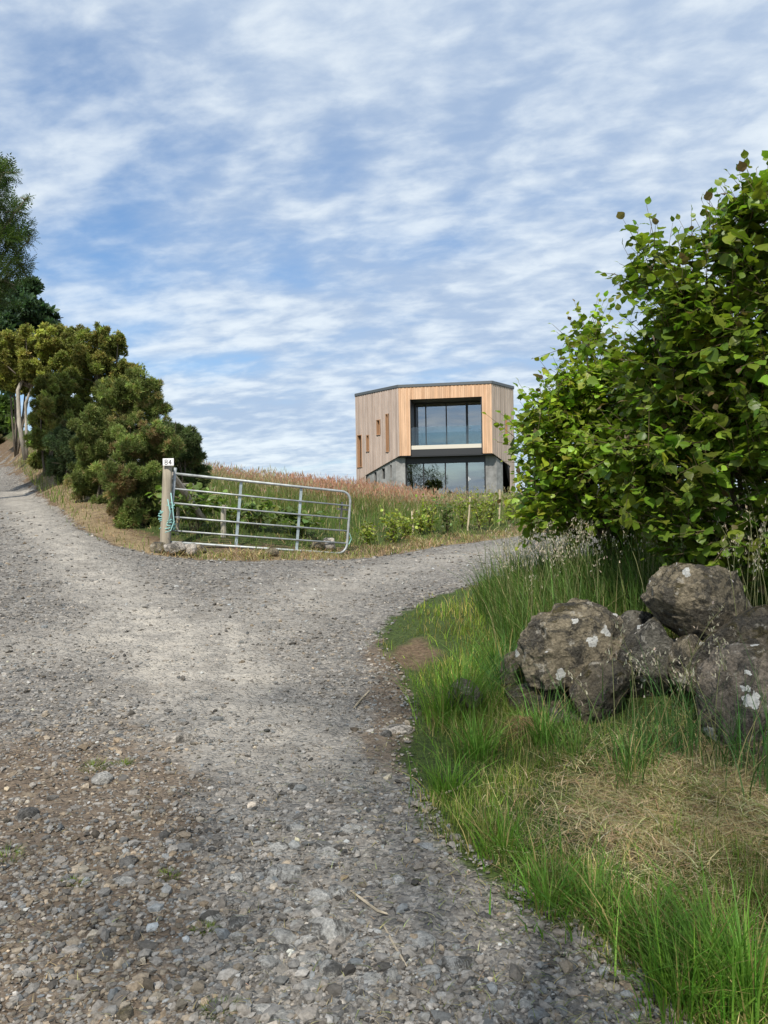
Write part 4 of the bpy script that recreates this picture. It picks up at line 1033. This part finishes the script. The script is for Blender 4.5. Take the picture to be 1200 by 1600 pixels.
# ------------------------------------------------------------------ woody plants
def frames(axis, up, roll=0.35):
    y = nrm(axis); x = np.cross(y, up); x = nrm(x+1e-4); z = np.cross(x, y)
    a = rng.normal(0, roll, len(y))[:, None]; c, s = np.cos(a), np.sin(a)
    return np.stack([x*c+z*s, y, z*c-x*s], -1)      # columns
def inst(T, Fs, P, Rm, S, tint):
    n, k = len(P), len(T); V = np.einsum('nij,kj->nki', Rm, T)*S[:, None, None]+P[:, None]
    return V.reshape(-1, 3), [(f[None]+(np.arange(n)*k)[:, None, None]).reshape(-1, f.shape[1]) for f in Fs], np.repeat(tint, k, 0)
def hazel_leaf(seed):
    rg = np.random.default_rng(seed); rows = [(0, .06), (.12, .27), (.28, .41), (.45, .47), (.62, .44), (.78, .31), (.90, .13), (1.06, .0)]
    V = []
    for i, (y, w) in enumerate(rows):
        jl, jr = rg.uniform(-.025, .03, 2) if w > .1 else (0, 0); dz = -.30*y*y+.03*math.sin(i*2.1+seed)
        V += [(-w-jl, y, dz+.13*w+rg.uniform(-.02, .02)), (0, y, dz), (w+jr, y, dz+.13*w+rg.uniform(-.02, .02))]
    Q = []
    for i in range(len(rows)-1): a = 3*i; Q += [[a, a+1, a+4, a+3], [a+1, a+2, a+5, a+4]]
    return np.array(V), [np.array(Q)]
HL = [hazel_leaf(i) for i in range(3)]
def px_lobes(lst, Y, spread, seed):
    rg = np.random.default_rng(seed); o = []
    for q in lst:
        dy = q[3] if len(q) > 3 else rg.uniform(-spread, spread); c = at(q[0], q[1], Y+dy); o.append((c, q[2]*(Y+dy)/F))
    return o
def lobe_points(lobes, n, inner=.55):
    w = np.array([r**2.2 for c, r in lobes]); li = rng.choice(len(lobes), n, p=w/w.sum())
    C = np.array([c for c, r in lobes])[li]; Rr = np.array([r for c, r in lobes])[li]
    D = nrm(rng.normal(0, 1, (n, 3))); f = inner+(1-inner)*rng.uniform(0, 1, n)**.6
    return C+D*(Rr*f)[:, None], D, li
def stems_mesh(root, base, lobes, name, r0, tint, mat, n=6, seed=0, single=False):
    b = MB(); rg = np.random.default_rng(seed)
    for i, (c, r) in enumerate(lobes[:n]):
        p0 = np.array(base)+(0 if single else rg.normal(0, r0*2.5, 3)*np.array([1, 1, 0])); p0[2] -= .15
        p1 = np.array(c)+np.array([0, 0, r*.4]); mid = (p0+p1)/2+rg.normal(0, .05, 3)*np.linalg.norm(p1-p0)+np.array([0, 0, .08*np.linalg.norm(p1-p0)])
        pts = [(1-t)**2*p0+2*t*(1-t)*mid+t*t*p1 for t in np.linspace(0, 1, 8)]
        b.tube(pts, np.linspace(r0, r0*.18, 8), 7, tint)
        for j in range(5):
            k = rg.integers(3, 8); q = pts[k]; d = rg.normal(0, 1, 3); d[2] = abs(d[2]); d *= r*.8/np.linalg.norm(d)
            b.tube([q, q+d*.5+[0, 0, .03], q+d], [r0*.28, r0*.2, r0*.06], 5, tint)
    return b.build(name, mat, root, True)
def hazel(base, lobes, label, n_sh, leaf, tint, tops, seed, stem_n=7):
    lobes = [(c, r*.74) for c, r in lobes]
    root = empty('hazel_bush', tuple(base), label, 'bush', 'hazel bushes beside the track')
    stems_mesh(root, base, lobes, 'stem', .028, (.15, .12, .09), M['bark'], stem_n, seed)
    P, D, li = lobe_points(lobes, int(n_sh*1.5), .45)
    gap = np.array([mnoise.noise(Vector(p*2.6)) for p in P]); kk = gap > -.10; P, D, li = P[kk], D[kk], li[kk]; n_sh = len(P)
    up = np.array([0, 0, 1.0]); ax = nrm(D*.75+up*rng.uniform(.0, 1.0, (n_sh, 1))+rng.normal(0, .3, (n_sh, 3)))
    Ls = rng.uniform(.16, .42, n_sh)
    if len(tops):
        P = np.vstack([P]+[t[0][None] for t in tops]); ax = np.vstack([ax]+[nrm(t[1])[None] for t in tops]); Ls = np.concatenate([Ls, [t[2] for t in tops]])
    n = len(P)
    tw = VB(); lv = VB()
    # twig of every shoot: a thin three sided strip
    sg = nrm(np.cross(ax, up)+1e-4)
    for s_ in (0, 1):
        s2 = sg if s_ == 0 else nrm(np.cross(ax, sg)); w = .003
        V = np.stack([P-s2*w, P+s2*w, P+ax*Ls[:, None]+s2*w*.4, P+ax*Ls[:, None]-s2*w*.4], 1).reshape(-1, 3)
        tw.add(V, [np.arange(n*4).reshape(-1, 4)], np.tile((.16, .13, .07), (n*4, 1)))
    tw.build('twigs', M['bark'], root)
    for j in range(9):
        t = (j+.6)/9 if j < 8 else .97; keep = Ls > .045*(j+1)*.9 if 3 < j < 8 else np.ones(n, bool)
        p = P+ax*(Ls*t)[:, None]; p = p[keep]; a = ax[keep]; m = len(p)
        side = nrm(np.cross(a, up)+1e-4)*((-1)**j); az = rng.normal(0, .55, (m, 3))
        d = nrm(side+a*.45+az-up*rng.uniform(.0, .55, (m, 1))) if j < 8 else nrm(a+rng.normal(0, .25, (m, 3)))
        nz = nrm(up+a*.25+rng.normal(0, .38, (m, 3)))
        S = leaf*np.exp(np.clip(rng.normal(0, .2, m), -.5, .32))*(1.1-.45*t*(j > 5)); 
        tn = tints(m, tint, .30); young = rng.uniform(0, 1, m) < .10*(t > .8); tn[young] = tints(young.sum(), (.16, .12, .055), .15)
        T, Fs = HL[j % 3]
        lv.add(*inst(T, Fs, p+d*.012, frames(d, nz, .2), S, tn))
    o = lv.build('foliage', M['leaf'], root, True)
    return root
def top(px, py, Y, ln, lean=(0, 0, 1)):
    p = at(px, py, Y); d = np.array(lean, float)+rng.normal(0, .12, 3); d = d/np.linalg.norm(d); return (p-d*ln, d, ln)
def hazels():
    Y = 5.2
    l1 = px_lobes([(1230, 400, 120), (1135, 440, 100), (1060, 430, 75), (1015, 425, 42), (1240, 520, 160), (1100, 545, 125), (1020, 545, 70), (1210, 690, 165), (1080, 690, 130), (1150, 800, 110), (1010, 680, 90), (1060, 800, 90), (1230, 820, 100), (1300, 620, 150), (1310, 430, 140), (1110, 385, 45), (1190, 335, 45), (1150, 600, 130, .5), (1250, 650, 150, .7), (1080, 620, 120, .6)], Y, .45, 3)
    tops = [top(1182, 262, Y-.2, .5, (.1, 0, 1)), top(1132, 285, Y, .45, (-.15, 0, 1)), top(1096, 312, Y-.1, .5, (-.3, 0, 1)), top(1060, 365, Y, .4, (-.1, 0, 1)), top(1025, 345, Y, .45, (-.25, 0, 1)), top(992, 352, Y-.1, .4, (-.3, 0, 1)), top(974, 385, Y, .4, (-.4, 0, 1)), top(964, 442, Y, .4, (-.8, 0, .6)), top(966, 486, Y+.1, .35, (-.9, 0, .5)), top(1160, 300, Y-.3, .5, (-.1, 0, 1)), top(1200, 285, Y, .5), top(1080, 330, Y, .4), top(1122, 318, Y-.2, .4), top(1200, 250, Y, .4), top(1240, 230, Y, .5)]
    b1 = np.array([3.0, 6.0, 0.0]); b1[2] = hz(b1[0], b1[1])
    hazel(b1, l1, 'tall dark hazel bush with large leaves at the right edge', 2500, .070, (.135, .200, .024), tops, 11, 9)
    Y = 6.7
    l2 = px_lobes([(930, 570, 50), (915, 540, 32), (905, 630, 62), (865, 680, 50), (838, 695, 34), (900, 720, 80), (965, 640, 85), (870, 775, 55), (848, 815, 26), (955, 760, 90), (1010, 830, 70), (930, 820, 50), (985, 700, 90), (1040, 740, 90), (900, 790, 60)], Y, .35, 5)
    tops = [top(905, 482, Y, .5, (-.15, 0, 1)), top(892, 500, Y, .4, (-.5, 0, 1)), top(935, 500, Y, .45, (.15, 0, 1)), top(888, 525, Y, .35, (-.7, 0, .7)), top(862, 578, Y, .45, (-.7, 0, .6)), top(875, 605, Y, .4, (-.8, 0, .6)), top(838, 622, Y-.1, .4, (-.6, 0, .8)), top(820, 640, Y, .35, (-.7, 0, .6)), top(804, 648, Y, .4, (-.9, 0, .4)), top(800, 690, Y, .35, (-1, 0, .2)), top(804, 738, Y, .35, (-1, 0, .1)), top(812, 770, Y, .35, (-1, 0, 0)), top(815, 800, Y, .3, (-1, 0, -.1)), top(826, 838, Y, .3, (-.7, 0, -.4)), top(968, 520, Y, .4)]
    b2 = np.array([2.25, 7.1, 0.0]); b2[2] = hz(b2[0], b2[1])
    hazel(b2, l2, 'lighter green hazel bush leaning out towards the house', 1450, .064, (.215, .305, .034), tops, 12, 7)
hazels()

def sprig_plant(name, base, lobes, label, cat, n, size, tint, alt, palt, group=None, sub=5, stem=None, mat='needle', tufty=.35, seed=1, blades_per=5, width=.13, stem_n=5, single=False, trunks=None, inner=.5, core=.6, reach=.05, stem_base=None):
    root = empty(name, tuple(base), label, cat, group)
    rg = np.random.default_rng(seed)
    # each lobe breaks up into smaller tufts
    L2 = []
    for c, r in lobes:
        r = r*.86; L2.append((c, r*core))
        for _ in range(sub*3+6):
            d = rg.normal(0, 1, 3); d /= np.linalg.norm(d); d[2] = d[2]*.8+.15; q = rg.uniform(.10, .28); L2.append((c+d*r*rg.uniform(.6, 1.05+reach), r*q))
    tone = np.exp(rg.normal(0, tufty, len(L2))); mixk = rg.uniform(0, 1, len(L2))
    P, D, li = lobe_points(L2, n, inner)
    gz = h(P[:, 0], P[:, 1]); k = P[:, 2] > gz; P, D, li = P[k], D[k], li[k]; n = len(P)
    A = nrm(D+np.array([0, 0, .55])+rng.normal(0, .4, (n, 3)))
    tn = tints(n, tint, .16)*tone[li][:, None]
    ka = (mixk[li] < palt*1.3)&(rng.uniform(0, 1, n) < .75) | (rng.uniform(0, 1, n) < palt*.3)
    tn[ka] = tints(ka.sum(), alt, .2)*np.sqrt(tone[li][ka])[:, None]
    T = []; Fq = []
    for j in range(blades_per):
        a = j/blades_per*2*math.pi; s = .0 if j == 0 else .55; dx, dz = math.cos(a)*s, math.sin(a)*s
        o = len(T); px_, pz_ = -math.sin(a)*width*.5, math.cos(a)*width*.5
        y0 = .15*(j % 3); T += [(-px_, y0, -pz_), (px_, y0, pz_), (dx*.7+px_*1.1, y0+.55, dz*.7+pz_*1.1), (dx*1.0, y0+.8, dz*1.0), (dx*.7-px_*1.1, y0+.55, dz*.7-pz_*1.1)]
        Fq.append([o, o+1, o+2, o+3, o+4])
    g = VB(); S = size*np.exp(rng.normal(0, .25, n))
    g.add(*inst(np.array(T, float), [np.array(Fq)], P, frames(A, np.tile(np.array([[0, 0, 1.0]]), (n, 1)), 1.5), S, tn))
    g.build('foliage', M[mat], root)
    if trunks:
        for pts, r in trunks:
            b = MB(); b.tube(pts, np.linspace(r, r*.6, len(pts)), 8, (.36, .33, .28)); b.build('trunk', M['bark'], root, True)
    if stem: stems_mesh(root, base if stem_base is None else stem_base, lobes, 'branches', stem, (.13, .11, .085), M['bark'], stem_n, seed, single)
    return root
def gbase(px, py, Y):
    p = at(px, py, Y); p[2] = hz(p[0], p[1]); return p
def hedge():
    GG = 'gorse and thorn bushes of the lane hedge'
    gorse = (.135, .175, .050); brown = (.25, .18, .085)
    Y = 13.2
    sprig_plant('gorse_bush', gbase(215, 825, Y), px_lobes([(215, 790, 45), (190, 750, 40), (235, 750, 45), (205, 700, 38), (250, 705, 35), (268, 700, 18), (240, 680, 25), (200, 810, 35), (235, 810, 35), (265, 770, 22, .4), (275, 800, 22, .5)], Y, .35, 31), 'rounded gorse bush with brown tips just left of the gate post', 'bush', 60000, .050, gorse, brown, .20, GG, stem=.03, seed=31, blades_per=4, width=.10)
    Y = 14.6
    sprig_plant('gorse_bush', gbase(285, 790, Y), px_lobes([(275, 700, 38), (300, 715, 26), (265, 675, 24), (290, 685, 22), (285, 750, 40), (310, 735, 16), (300, 780, 30)], Y, .35, 32), 'dark green gorse bush behind the gate post', 'bush', 36000, .050, (.085, .12, .045), (.15, .15, .06), .1, GG, stem=.03, seed=32, blades_per=4, width=.11)
    Y = 16.0
    sprig_plant('gorse_bush', gbase(150, 800, Y), px_lobes([(165, 740, 45), (140, 760, 35), (190, 680, 50), (160, 700, 40), (225, 650, 32), (245, 635, 20), (205, 625, 34), (180, 620, 30), (150, 680, 40), (130, 740, 28), (180, 780, 35), (215, 600, 22), (240, 610, 18), (255, 640, 10)], Y, .45, 33), 'large green gorse bush with tan tips in the middle of the hedge', 'bush', 75000, .055, (.155, .195, .058), (.30, .26, .11), .16, GG, stem=.035, seed=33, blades_per=4, width=.11, core=.5, reach=.22)
    Y = 19.0
    sprig_plant('gorse_bush', gbase(105, 765, Y), px_lobes([(105, 700, 32), (95, 730, 26), (120, 725, 30), (115, 680, 26), (130, 700, 24), (90, 690, 18), (110, 755, 24)], Y, .4, 34), 'dense dark gorse bush on the bank above the lane', 'bush', 32000, .058, (.075, .11, .05), (.14, .13, .06), .08, GG, stem=.03, seed=34, blades_per=4, width=.12)
    Y = 21.5
    sprig_plant('thorn_bush', gbase(75, 745, Y), px_lobes([(85, 640, 32), (70, 610, 24), (100, 605, 24), (65, 660, 24), (95, 670, 26), (60, 690, 20), (80, 600, 16), (110, 640, 22), (80, 720, 24), (58, 722, 16), (100, 735, 22)], Y, .5, 35), 'mid green bushy thorn above the dark gorse on the bank', 'bush', 32000, .07, (.20, .235, .065), (.26, .25, .08), .2, GG, stem=.035, seed=35, width=.2)
    Y = 22.5
    sprig_plant('thorn_tree', gbase(165, 760, Y), px_lobes([(155, 525, 18), (145, 560, 34), (175, 545, 20), (185, 530, 10), (165, 590, 34), (195, 585, 20), (215, 578, 8), (125, 590, 34), (180, 615, 30), (200, 605, 20), (130, 640, 40), (160, 650, 40), (230, 605, 10), (120, 530, 18)], Y, .6, 36), 'olive thorn tree with ragged clumps topping the hedge', 'tree', 38000, .07, (.185, .215, .058), (.26, .25, .075), .3, GG, sub=7, stem=.06, seed=36, width=.22, single=True, core=.42, reach=.35)
    Y = 25
    tb = gbase(38, 705, Y)
    tr = []
    for a, b_, c, d in (((40, 712), (30, 660), (28, 610), (45, 570)), ((42, 712), (41, 670), (40, 630), (60, 580))):
        tr.append(([at(a[0], a[1]+6, Y), at(*b_, Y), at(*c, Y), at(*d, Y)], .085 if a[0] == 40 else .055))
    sprig_plant('thorn_tree', tb, px_lobes([(25, 535, 22), (55, 540, 30), (90, 535, 24), (20, 570, 26), (55, 575, 30), (95, 560, 28), (5, 545, 22), (115, 545, 18), (75, 516, 10), (40, 518, 10), (30, 600, 22), (0, 590, 20), (-25, 560, 30), (75, 595, 20)], Y, .6, 37), 'yellowish olive tree on two pale slim trunks above the lane', 'tree', 40000, .074, (.23, .25, .060), (.29, .285, .080), .3, GG, sub=7, seed=37, width=.24, trunks=tr, stem=.03, core=.42, reach=.3, stem_base=at(48, 600, 25), single=True, stem_n=13)
    Y = 32
    sprig_plant('dark_tree', gbase(25, 725, Y), px_lobes([(40, 490, 34), (15, 500, 34), (65, 500, 22), (35, 460, 22), (5, 470, 26), (20, 540, 36), (-20, 500, 40), (80, 515, 12), (50, 450, 12), (-30, 560, 40), (20, 590, 30)], Y, .9, 38), 'blue green dark tree rising behind the yellowish thorn tree', 'tree', 17000, .19, (.055, .10, .055), (.08, .13, .065), .2, None, sub=6, seed=38, width=.34, stem=.05, single=True, mat='leaf')
    Y = 46
    sprig_plant('distant_tree', gbase(-5, 720, Y), px_lobes([(5, 650, 26), (-20, 650, 30), (15, 665, 16), (-10, 690, 30), (20, 685, 10)], Y, 1.0, 39), 'light green tree far up the lane at the left edge', 'tree', 6000, .26, (.085, .135, .032), (.06, .1, .03), .2, None, seed=39, width=.4, stem=.1, single=True, mat='leaf')
    sprig_plant('distant_bush', gbase(0, 728, 40), px_lobes([(5, 700, 16), (15, 712, 10), (-12, 700, 20), (2, 720, 12)], 40, .8, 40), 'brownish bush up the lane below the light green tree', 'bush', 4000, .2, (.07, .07, .035), (.12, .09, .045), .3, None, seed=40, width=.3, stem=.06)
hedge()

def ash(base, lobes, label, n, leaf, tint, seed, trunk_r=.2, name='ash_tree', top_n=9):
    root = empty(name, tuple(base), label, 'tree')
    rg = np.random.default_rng(seed); L2 = []
    for c, r in lobes:
        L2.append((c, r*.6))
        for _ in range(9):
            d = rg.normal(0, 1, 3); d /= np.linalg.norm(d); L2.append((c+d*r*rg.uniform(.6, 1.0), r*rg.uniform(.18, .34)))
    P, D, li = lobe_points(L2, n, .3); A = nrm(D+rng.normal(0, .5, (n, 3))+np.array([0, 0, .15]))
    T = []; Q = []
    for j in range(4):
        for sd_ in (-1, 1):
            y = .5+j*.75; o = len(T); T += [(0, y, 0), (sd_*.55, y+.12, -.03), (sd_*1.25, y+.62, -.25), (sd_*.55, y+.52, -.03)]; Q.append([o, o+1, o+2, o+3])
    o = len(T); T += [(0, 3.3, 0), (.25, 3.75, 0), (0, 4.5, -.2), (-.25, 3.75, 0)]; Q.append([o, o+1, o+2, o+3])
    tone = np.exp(rg.normal(0, .25, len(L2)))
    g = VB(); g.add(*inst(np.array(T), [np.array(Q)], P, frames(A, np.tile(np.array([[0, 0, 1.0]]), (n, 1)), .5), leaf*np.exp(rng.normal(0, .2, n)), tints(n, tint, .18)*tone[li][:, None]))
    g.build('crown', M['leaf'], root)
    t0 = np.array(base)-[0, 0, .3]; hi = max(c[2] for c, r in lobes); cx = np.mean([c for c, r in lobes], 0)
    pts = [t0+(np.array([cx[0], cx[1], hi])-t0)*t+np.array([.12*math.sin(3*t+seed), .1*math.sin(4*t), 0]) for t in np.linspace(0, 1, 9)]
    b = MB(); b.tube(pts, np.linspace(trunk_r, trunk_r*.15, 9), 10, (.24, .22, .19)); b.build('trunk', M['bark'], root, True)
    b = MB()
    for i, (c, r) in enumerate(lobes):
        k = int(np.clip(2+(c[2]-t0[2])/(hi-t0[2])*5-1, 1, 7)); p0 = pts[k]
        mid = (p0+c)/2+np.array([0, 0, .25]); b.tube([(1-t)**2*p0+2*t*(1-t)*mid+t*t*c for t in np.linspace(0, 1, 6)], np.linspace(trunk_r*.28, .012, 6), 6, (.2, .18, .15))
        for j in range(4):
            d = rg.normal(0, 1, 3); d /= np.linalg.norm(d); b.tube([c, c+d*r*.5, c+d*r*.95], [.025, .018, .006], 5, (.17, .15, .12))
    b.build('branches', M['bark'], root, True)
    return root
def trees():
    Y = 17
    lb = px_lobes([(-20, 300, 48), (20, 330, 22), (-60, 300, 80), (-10, 370, 44), (30, 360, 22), (-10, 430, 42), (32, 415, 20), (-70, 390, 90), (-60, 470, 60), (5, 270, 22), (-90, 240, 80), (45, 375, 10), (40, 312, 8)], Y, .9, 51)
    bs = at(-110, 800, Y); bs[2] = hz(bs[0], bs[1])
    ash(bs, lb, 'tall ash tree with feathery leaves reaching in from the left edge', 13000, .052, (.065, .105, .030), 51)
    # a broad tree just behind the viewpoint: its broken shade falls on the near track and shows in the windows
    lb = [(np.array(c), r) for c, r in (((-.6, -3.0, 7.2), 1.7), ((-2.6, -3.4, 6.8), 1.5), ((1.4, -3.2, 6.9), 1.5), ((-1.6, -1.8, 8.2), 1.3), ((.6, -2.0, 8.2), 1.3), ((-.4, -4.6, 6.4), 1.6), ((2.8, -3.6, 6.2), 1.1), ((-4.0, -3.2, 6.2), 1.2))]
    bs = np.array([-.8, -4.4, 0.0]); bs[2] = hz(bs[0], bs[1])
    ash(bs, lb, 'broad leafy tree standing behind the viewpoint and shading the near track', 3000, .046, (.050, .085, .026), 52, name='shade_tree')
    lb = [(np.array(c), r_) for c, r_ in (((-14, -5, 6.0), 2.6), ((-16.5, -5, 5.0), 2.4), ((-11.8, -4.6, 5.2), 2.2), ((-14.5, -3, 7.6), 2.0), ((-13, -6.5, 3.6), 2.2), ((-15.5, -6, 8.2), 1.8))]
    bs = np.array([-14, -5.2, 0.0]); bs[2] = hz(bs[0], bs[1])
    ash(bs, lb, 'spreading tree on the left behind the viewpoint, mirrored in the lower windows of the house', 5000, .075, (.055, .090, .026), 53, .3, name='lane_tree')
trees()

def saplings():
    pos = [(579, 858, 816, 14.0, 'young hedge plant just right of the gate, lowest on the bank'), (614, 845, 790, 14.4, 'broad young hedge plant left of the shortest stake'), (636, 842, 805, 15.0, 'small young hedge plant touching the shortest stake'), (672, 826, 774, 16.0, 'tall slim young hedge plant right of the shortest stake'), (700, 826, 776, 15.6, 'dark dense young hedge plant left of the tall middle stake'), (722, 815, 772, 16.8, 'young hedge plant behind the tall middle stake'), (748, 812, 767, 16.6, 'bushy young hedge plant right of the tall middle stake'), (766, 808, 765, 17.4, 'young hedge plant left of the stake nearest the hazel'), (795, 803, 763, 17.6, 'young hedge plant right of the stake nearest the hazel'), (655, 835, 800, 15.6, 'low young hedge plant right of the shortest stake')]
    for i, (px, py, ty, Y, lab) in enumerate(pos):
        b = at(px, py, Y); b[2] = hz(b[0], b[1]); t = at(px, ty, Y); Hh = max(t[2]-b[2], .35)
        root = empty('hedge_sapling', tuple(b), lab, 'sapling', 'young hedge plants along the bank')
        st = MB(); P = []; A = []
        for k in range(7):
            a = rng.uniform(0, 6.28); sp = rng.uniform(.05, .26); hh = Hh*rng.uniform(.65, 1.0)
            pts = [b+np.array([sp*math.cos(a)*tt**1.3, sp*math.sin(a)*tt**1.3, hh*tt]) for tt in np.linspace(0, 1, 5)]
            st.tube(pts, [.008, .007, .006, .004, .002], 5, (.17, .13, .08))
            m = 30; tt = rng.uniform(.18, 1.02, m); c = b+np.stack([sp*math.cos(a)*tt**1.3, sp*math.sin(a)*tt**1.3, hh*tt], -1)+rng.normal(0, .055, (m, 3)); P.append(c); A.append(nrm(rng.normal(0, 1, (m, 3))*np.array([1, 1, .5])))
        st.build('stem', M['bark'], root)
        P = np.vstack(P); A = np.vstack(A); n = len(P); g = VB(); base_t = (.26, .31, .055) if i != 4 else (.10, .15, .04)
        T, Fs = HL[i % 3]
        g.add(*inst(T, Fs, P, frames(A, nrm(np.array([[0, 0, 1.0]])+rng.normal(0, .4, (n, 3))), .3), rng.uniform(.04, .068, n), tints(n, base_t, .25)))
        g.build('foliage', M['leaf'], root, True)
    # bramble and weeds behind the gate
    for (px, py, Y, n, sp, hh, lab, tint) in ((305, 835, 12.6, 15, .55, .95, 'arching bramble growing up behind the gate post', (.15, .21, .055)), (400, 850, 13.4, 12, .6, .6, 'leafy bramble behind the middle of the gate', (.16, .22, .06)), (470, 850, 13.8, 10, .5, .5, 'leafy bramble behind the right half of the gate', (.14, .20, .055))):
        b = at(px, py, Y); b[2] = hz(b[0], b[1]); root = empty('bramble', tuple(b), lab, 'bramble', 'brambles behind the gate')
        st = MB(); P = []
        for k in range(n):
            a = rng.uniform(0, 6.28); s_ = sp*rng.uniform(.4, 1.3); hk = hh*rng.uniform(.5, 1.1)
            f = lambda tt: b+np.stack([s_*np.cos(a)*tt+.05*np.sin(9*tt+k), s_*np.sin(a)*tt, hk*(2.6*tt-1.9*tt**2)], -1)
            tt = np.linspace(0, 1, 9); st.tube(f(tt), np.linspace(.009, .003, 9), 5, (.30, .27, .14) if k % 2 else (.2, .15, .1))
            P.append(f(rng.uniform(.15, 1, 26))+rng.normal(0, .05, (26, 3)))
        st.build('stem', M['bark'], root); P = np.vstack(P); m = len(P); g = VB(); T, Fs = HL[1]
        g.add(*inst(T, Fs, P, frames(nrm(rng.normal(0, 1, (m, 3))*[1, 1, .5]), nrm(np.array([[0, 0, 1.0]])+rng.normal(0, .4, (m, 3))), .3), rng.uniform(.07, .13, m), tints(m, tint, .25)))
        g.build('foliage', M['leaf'], root, True)
saplings()
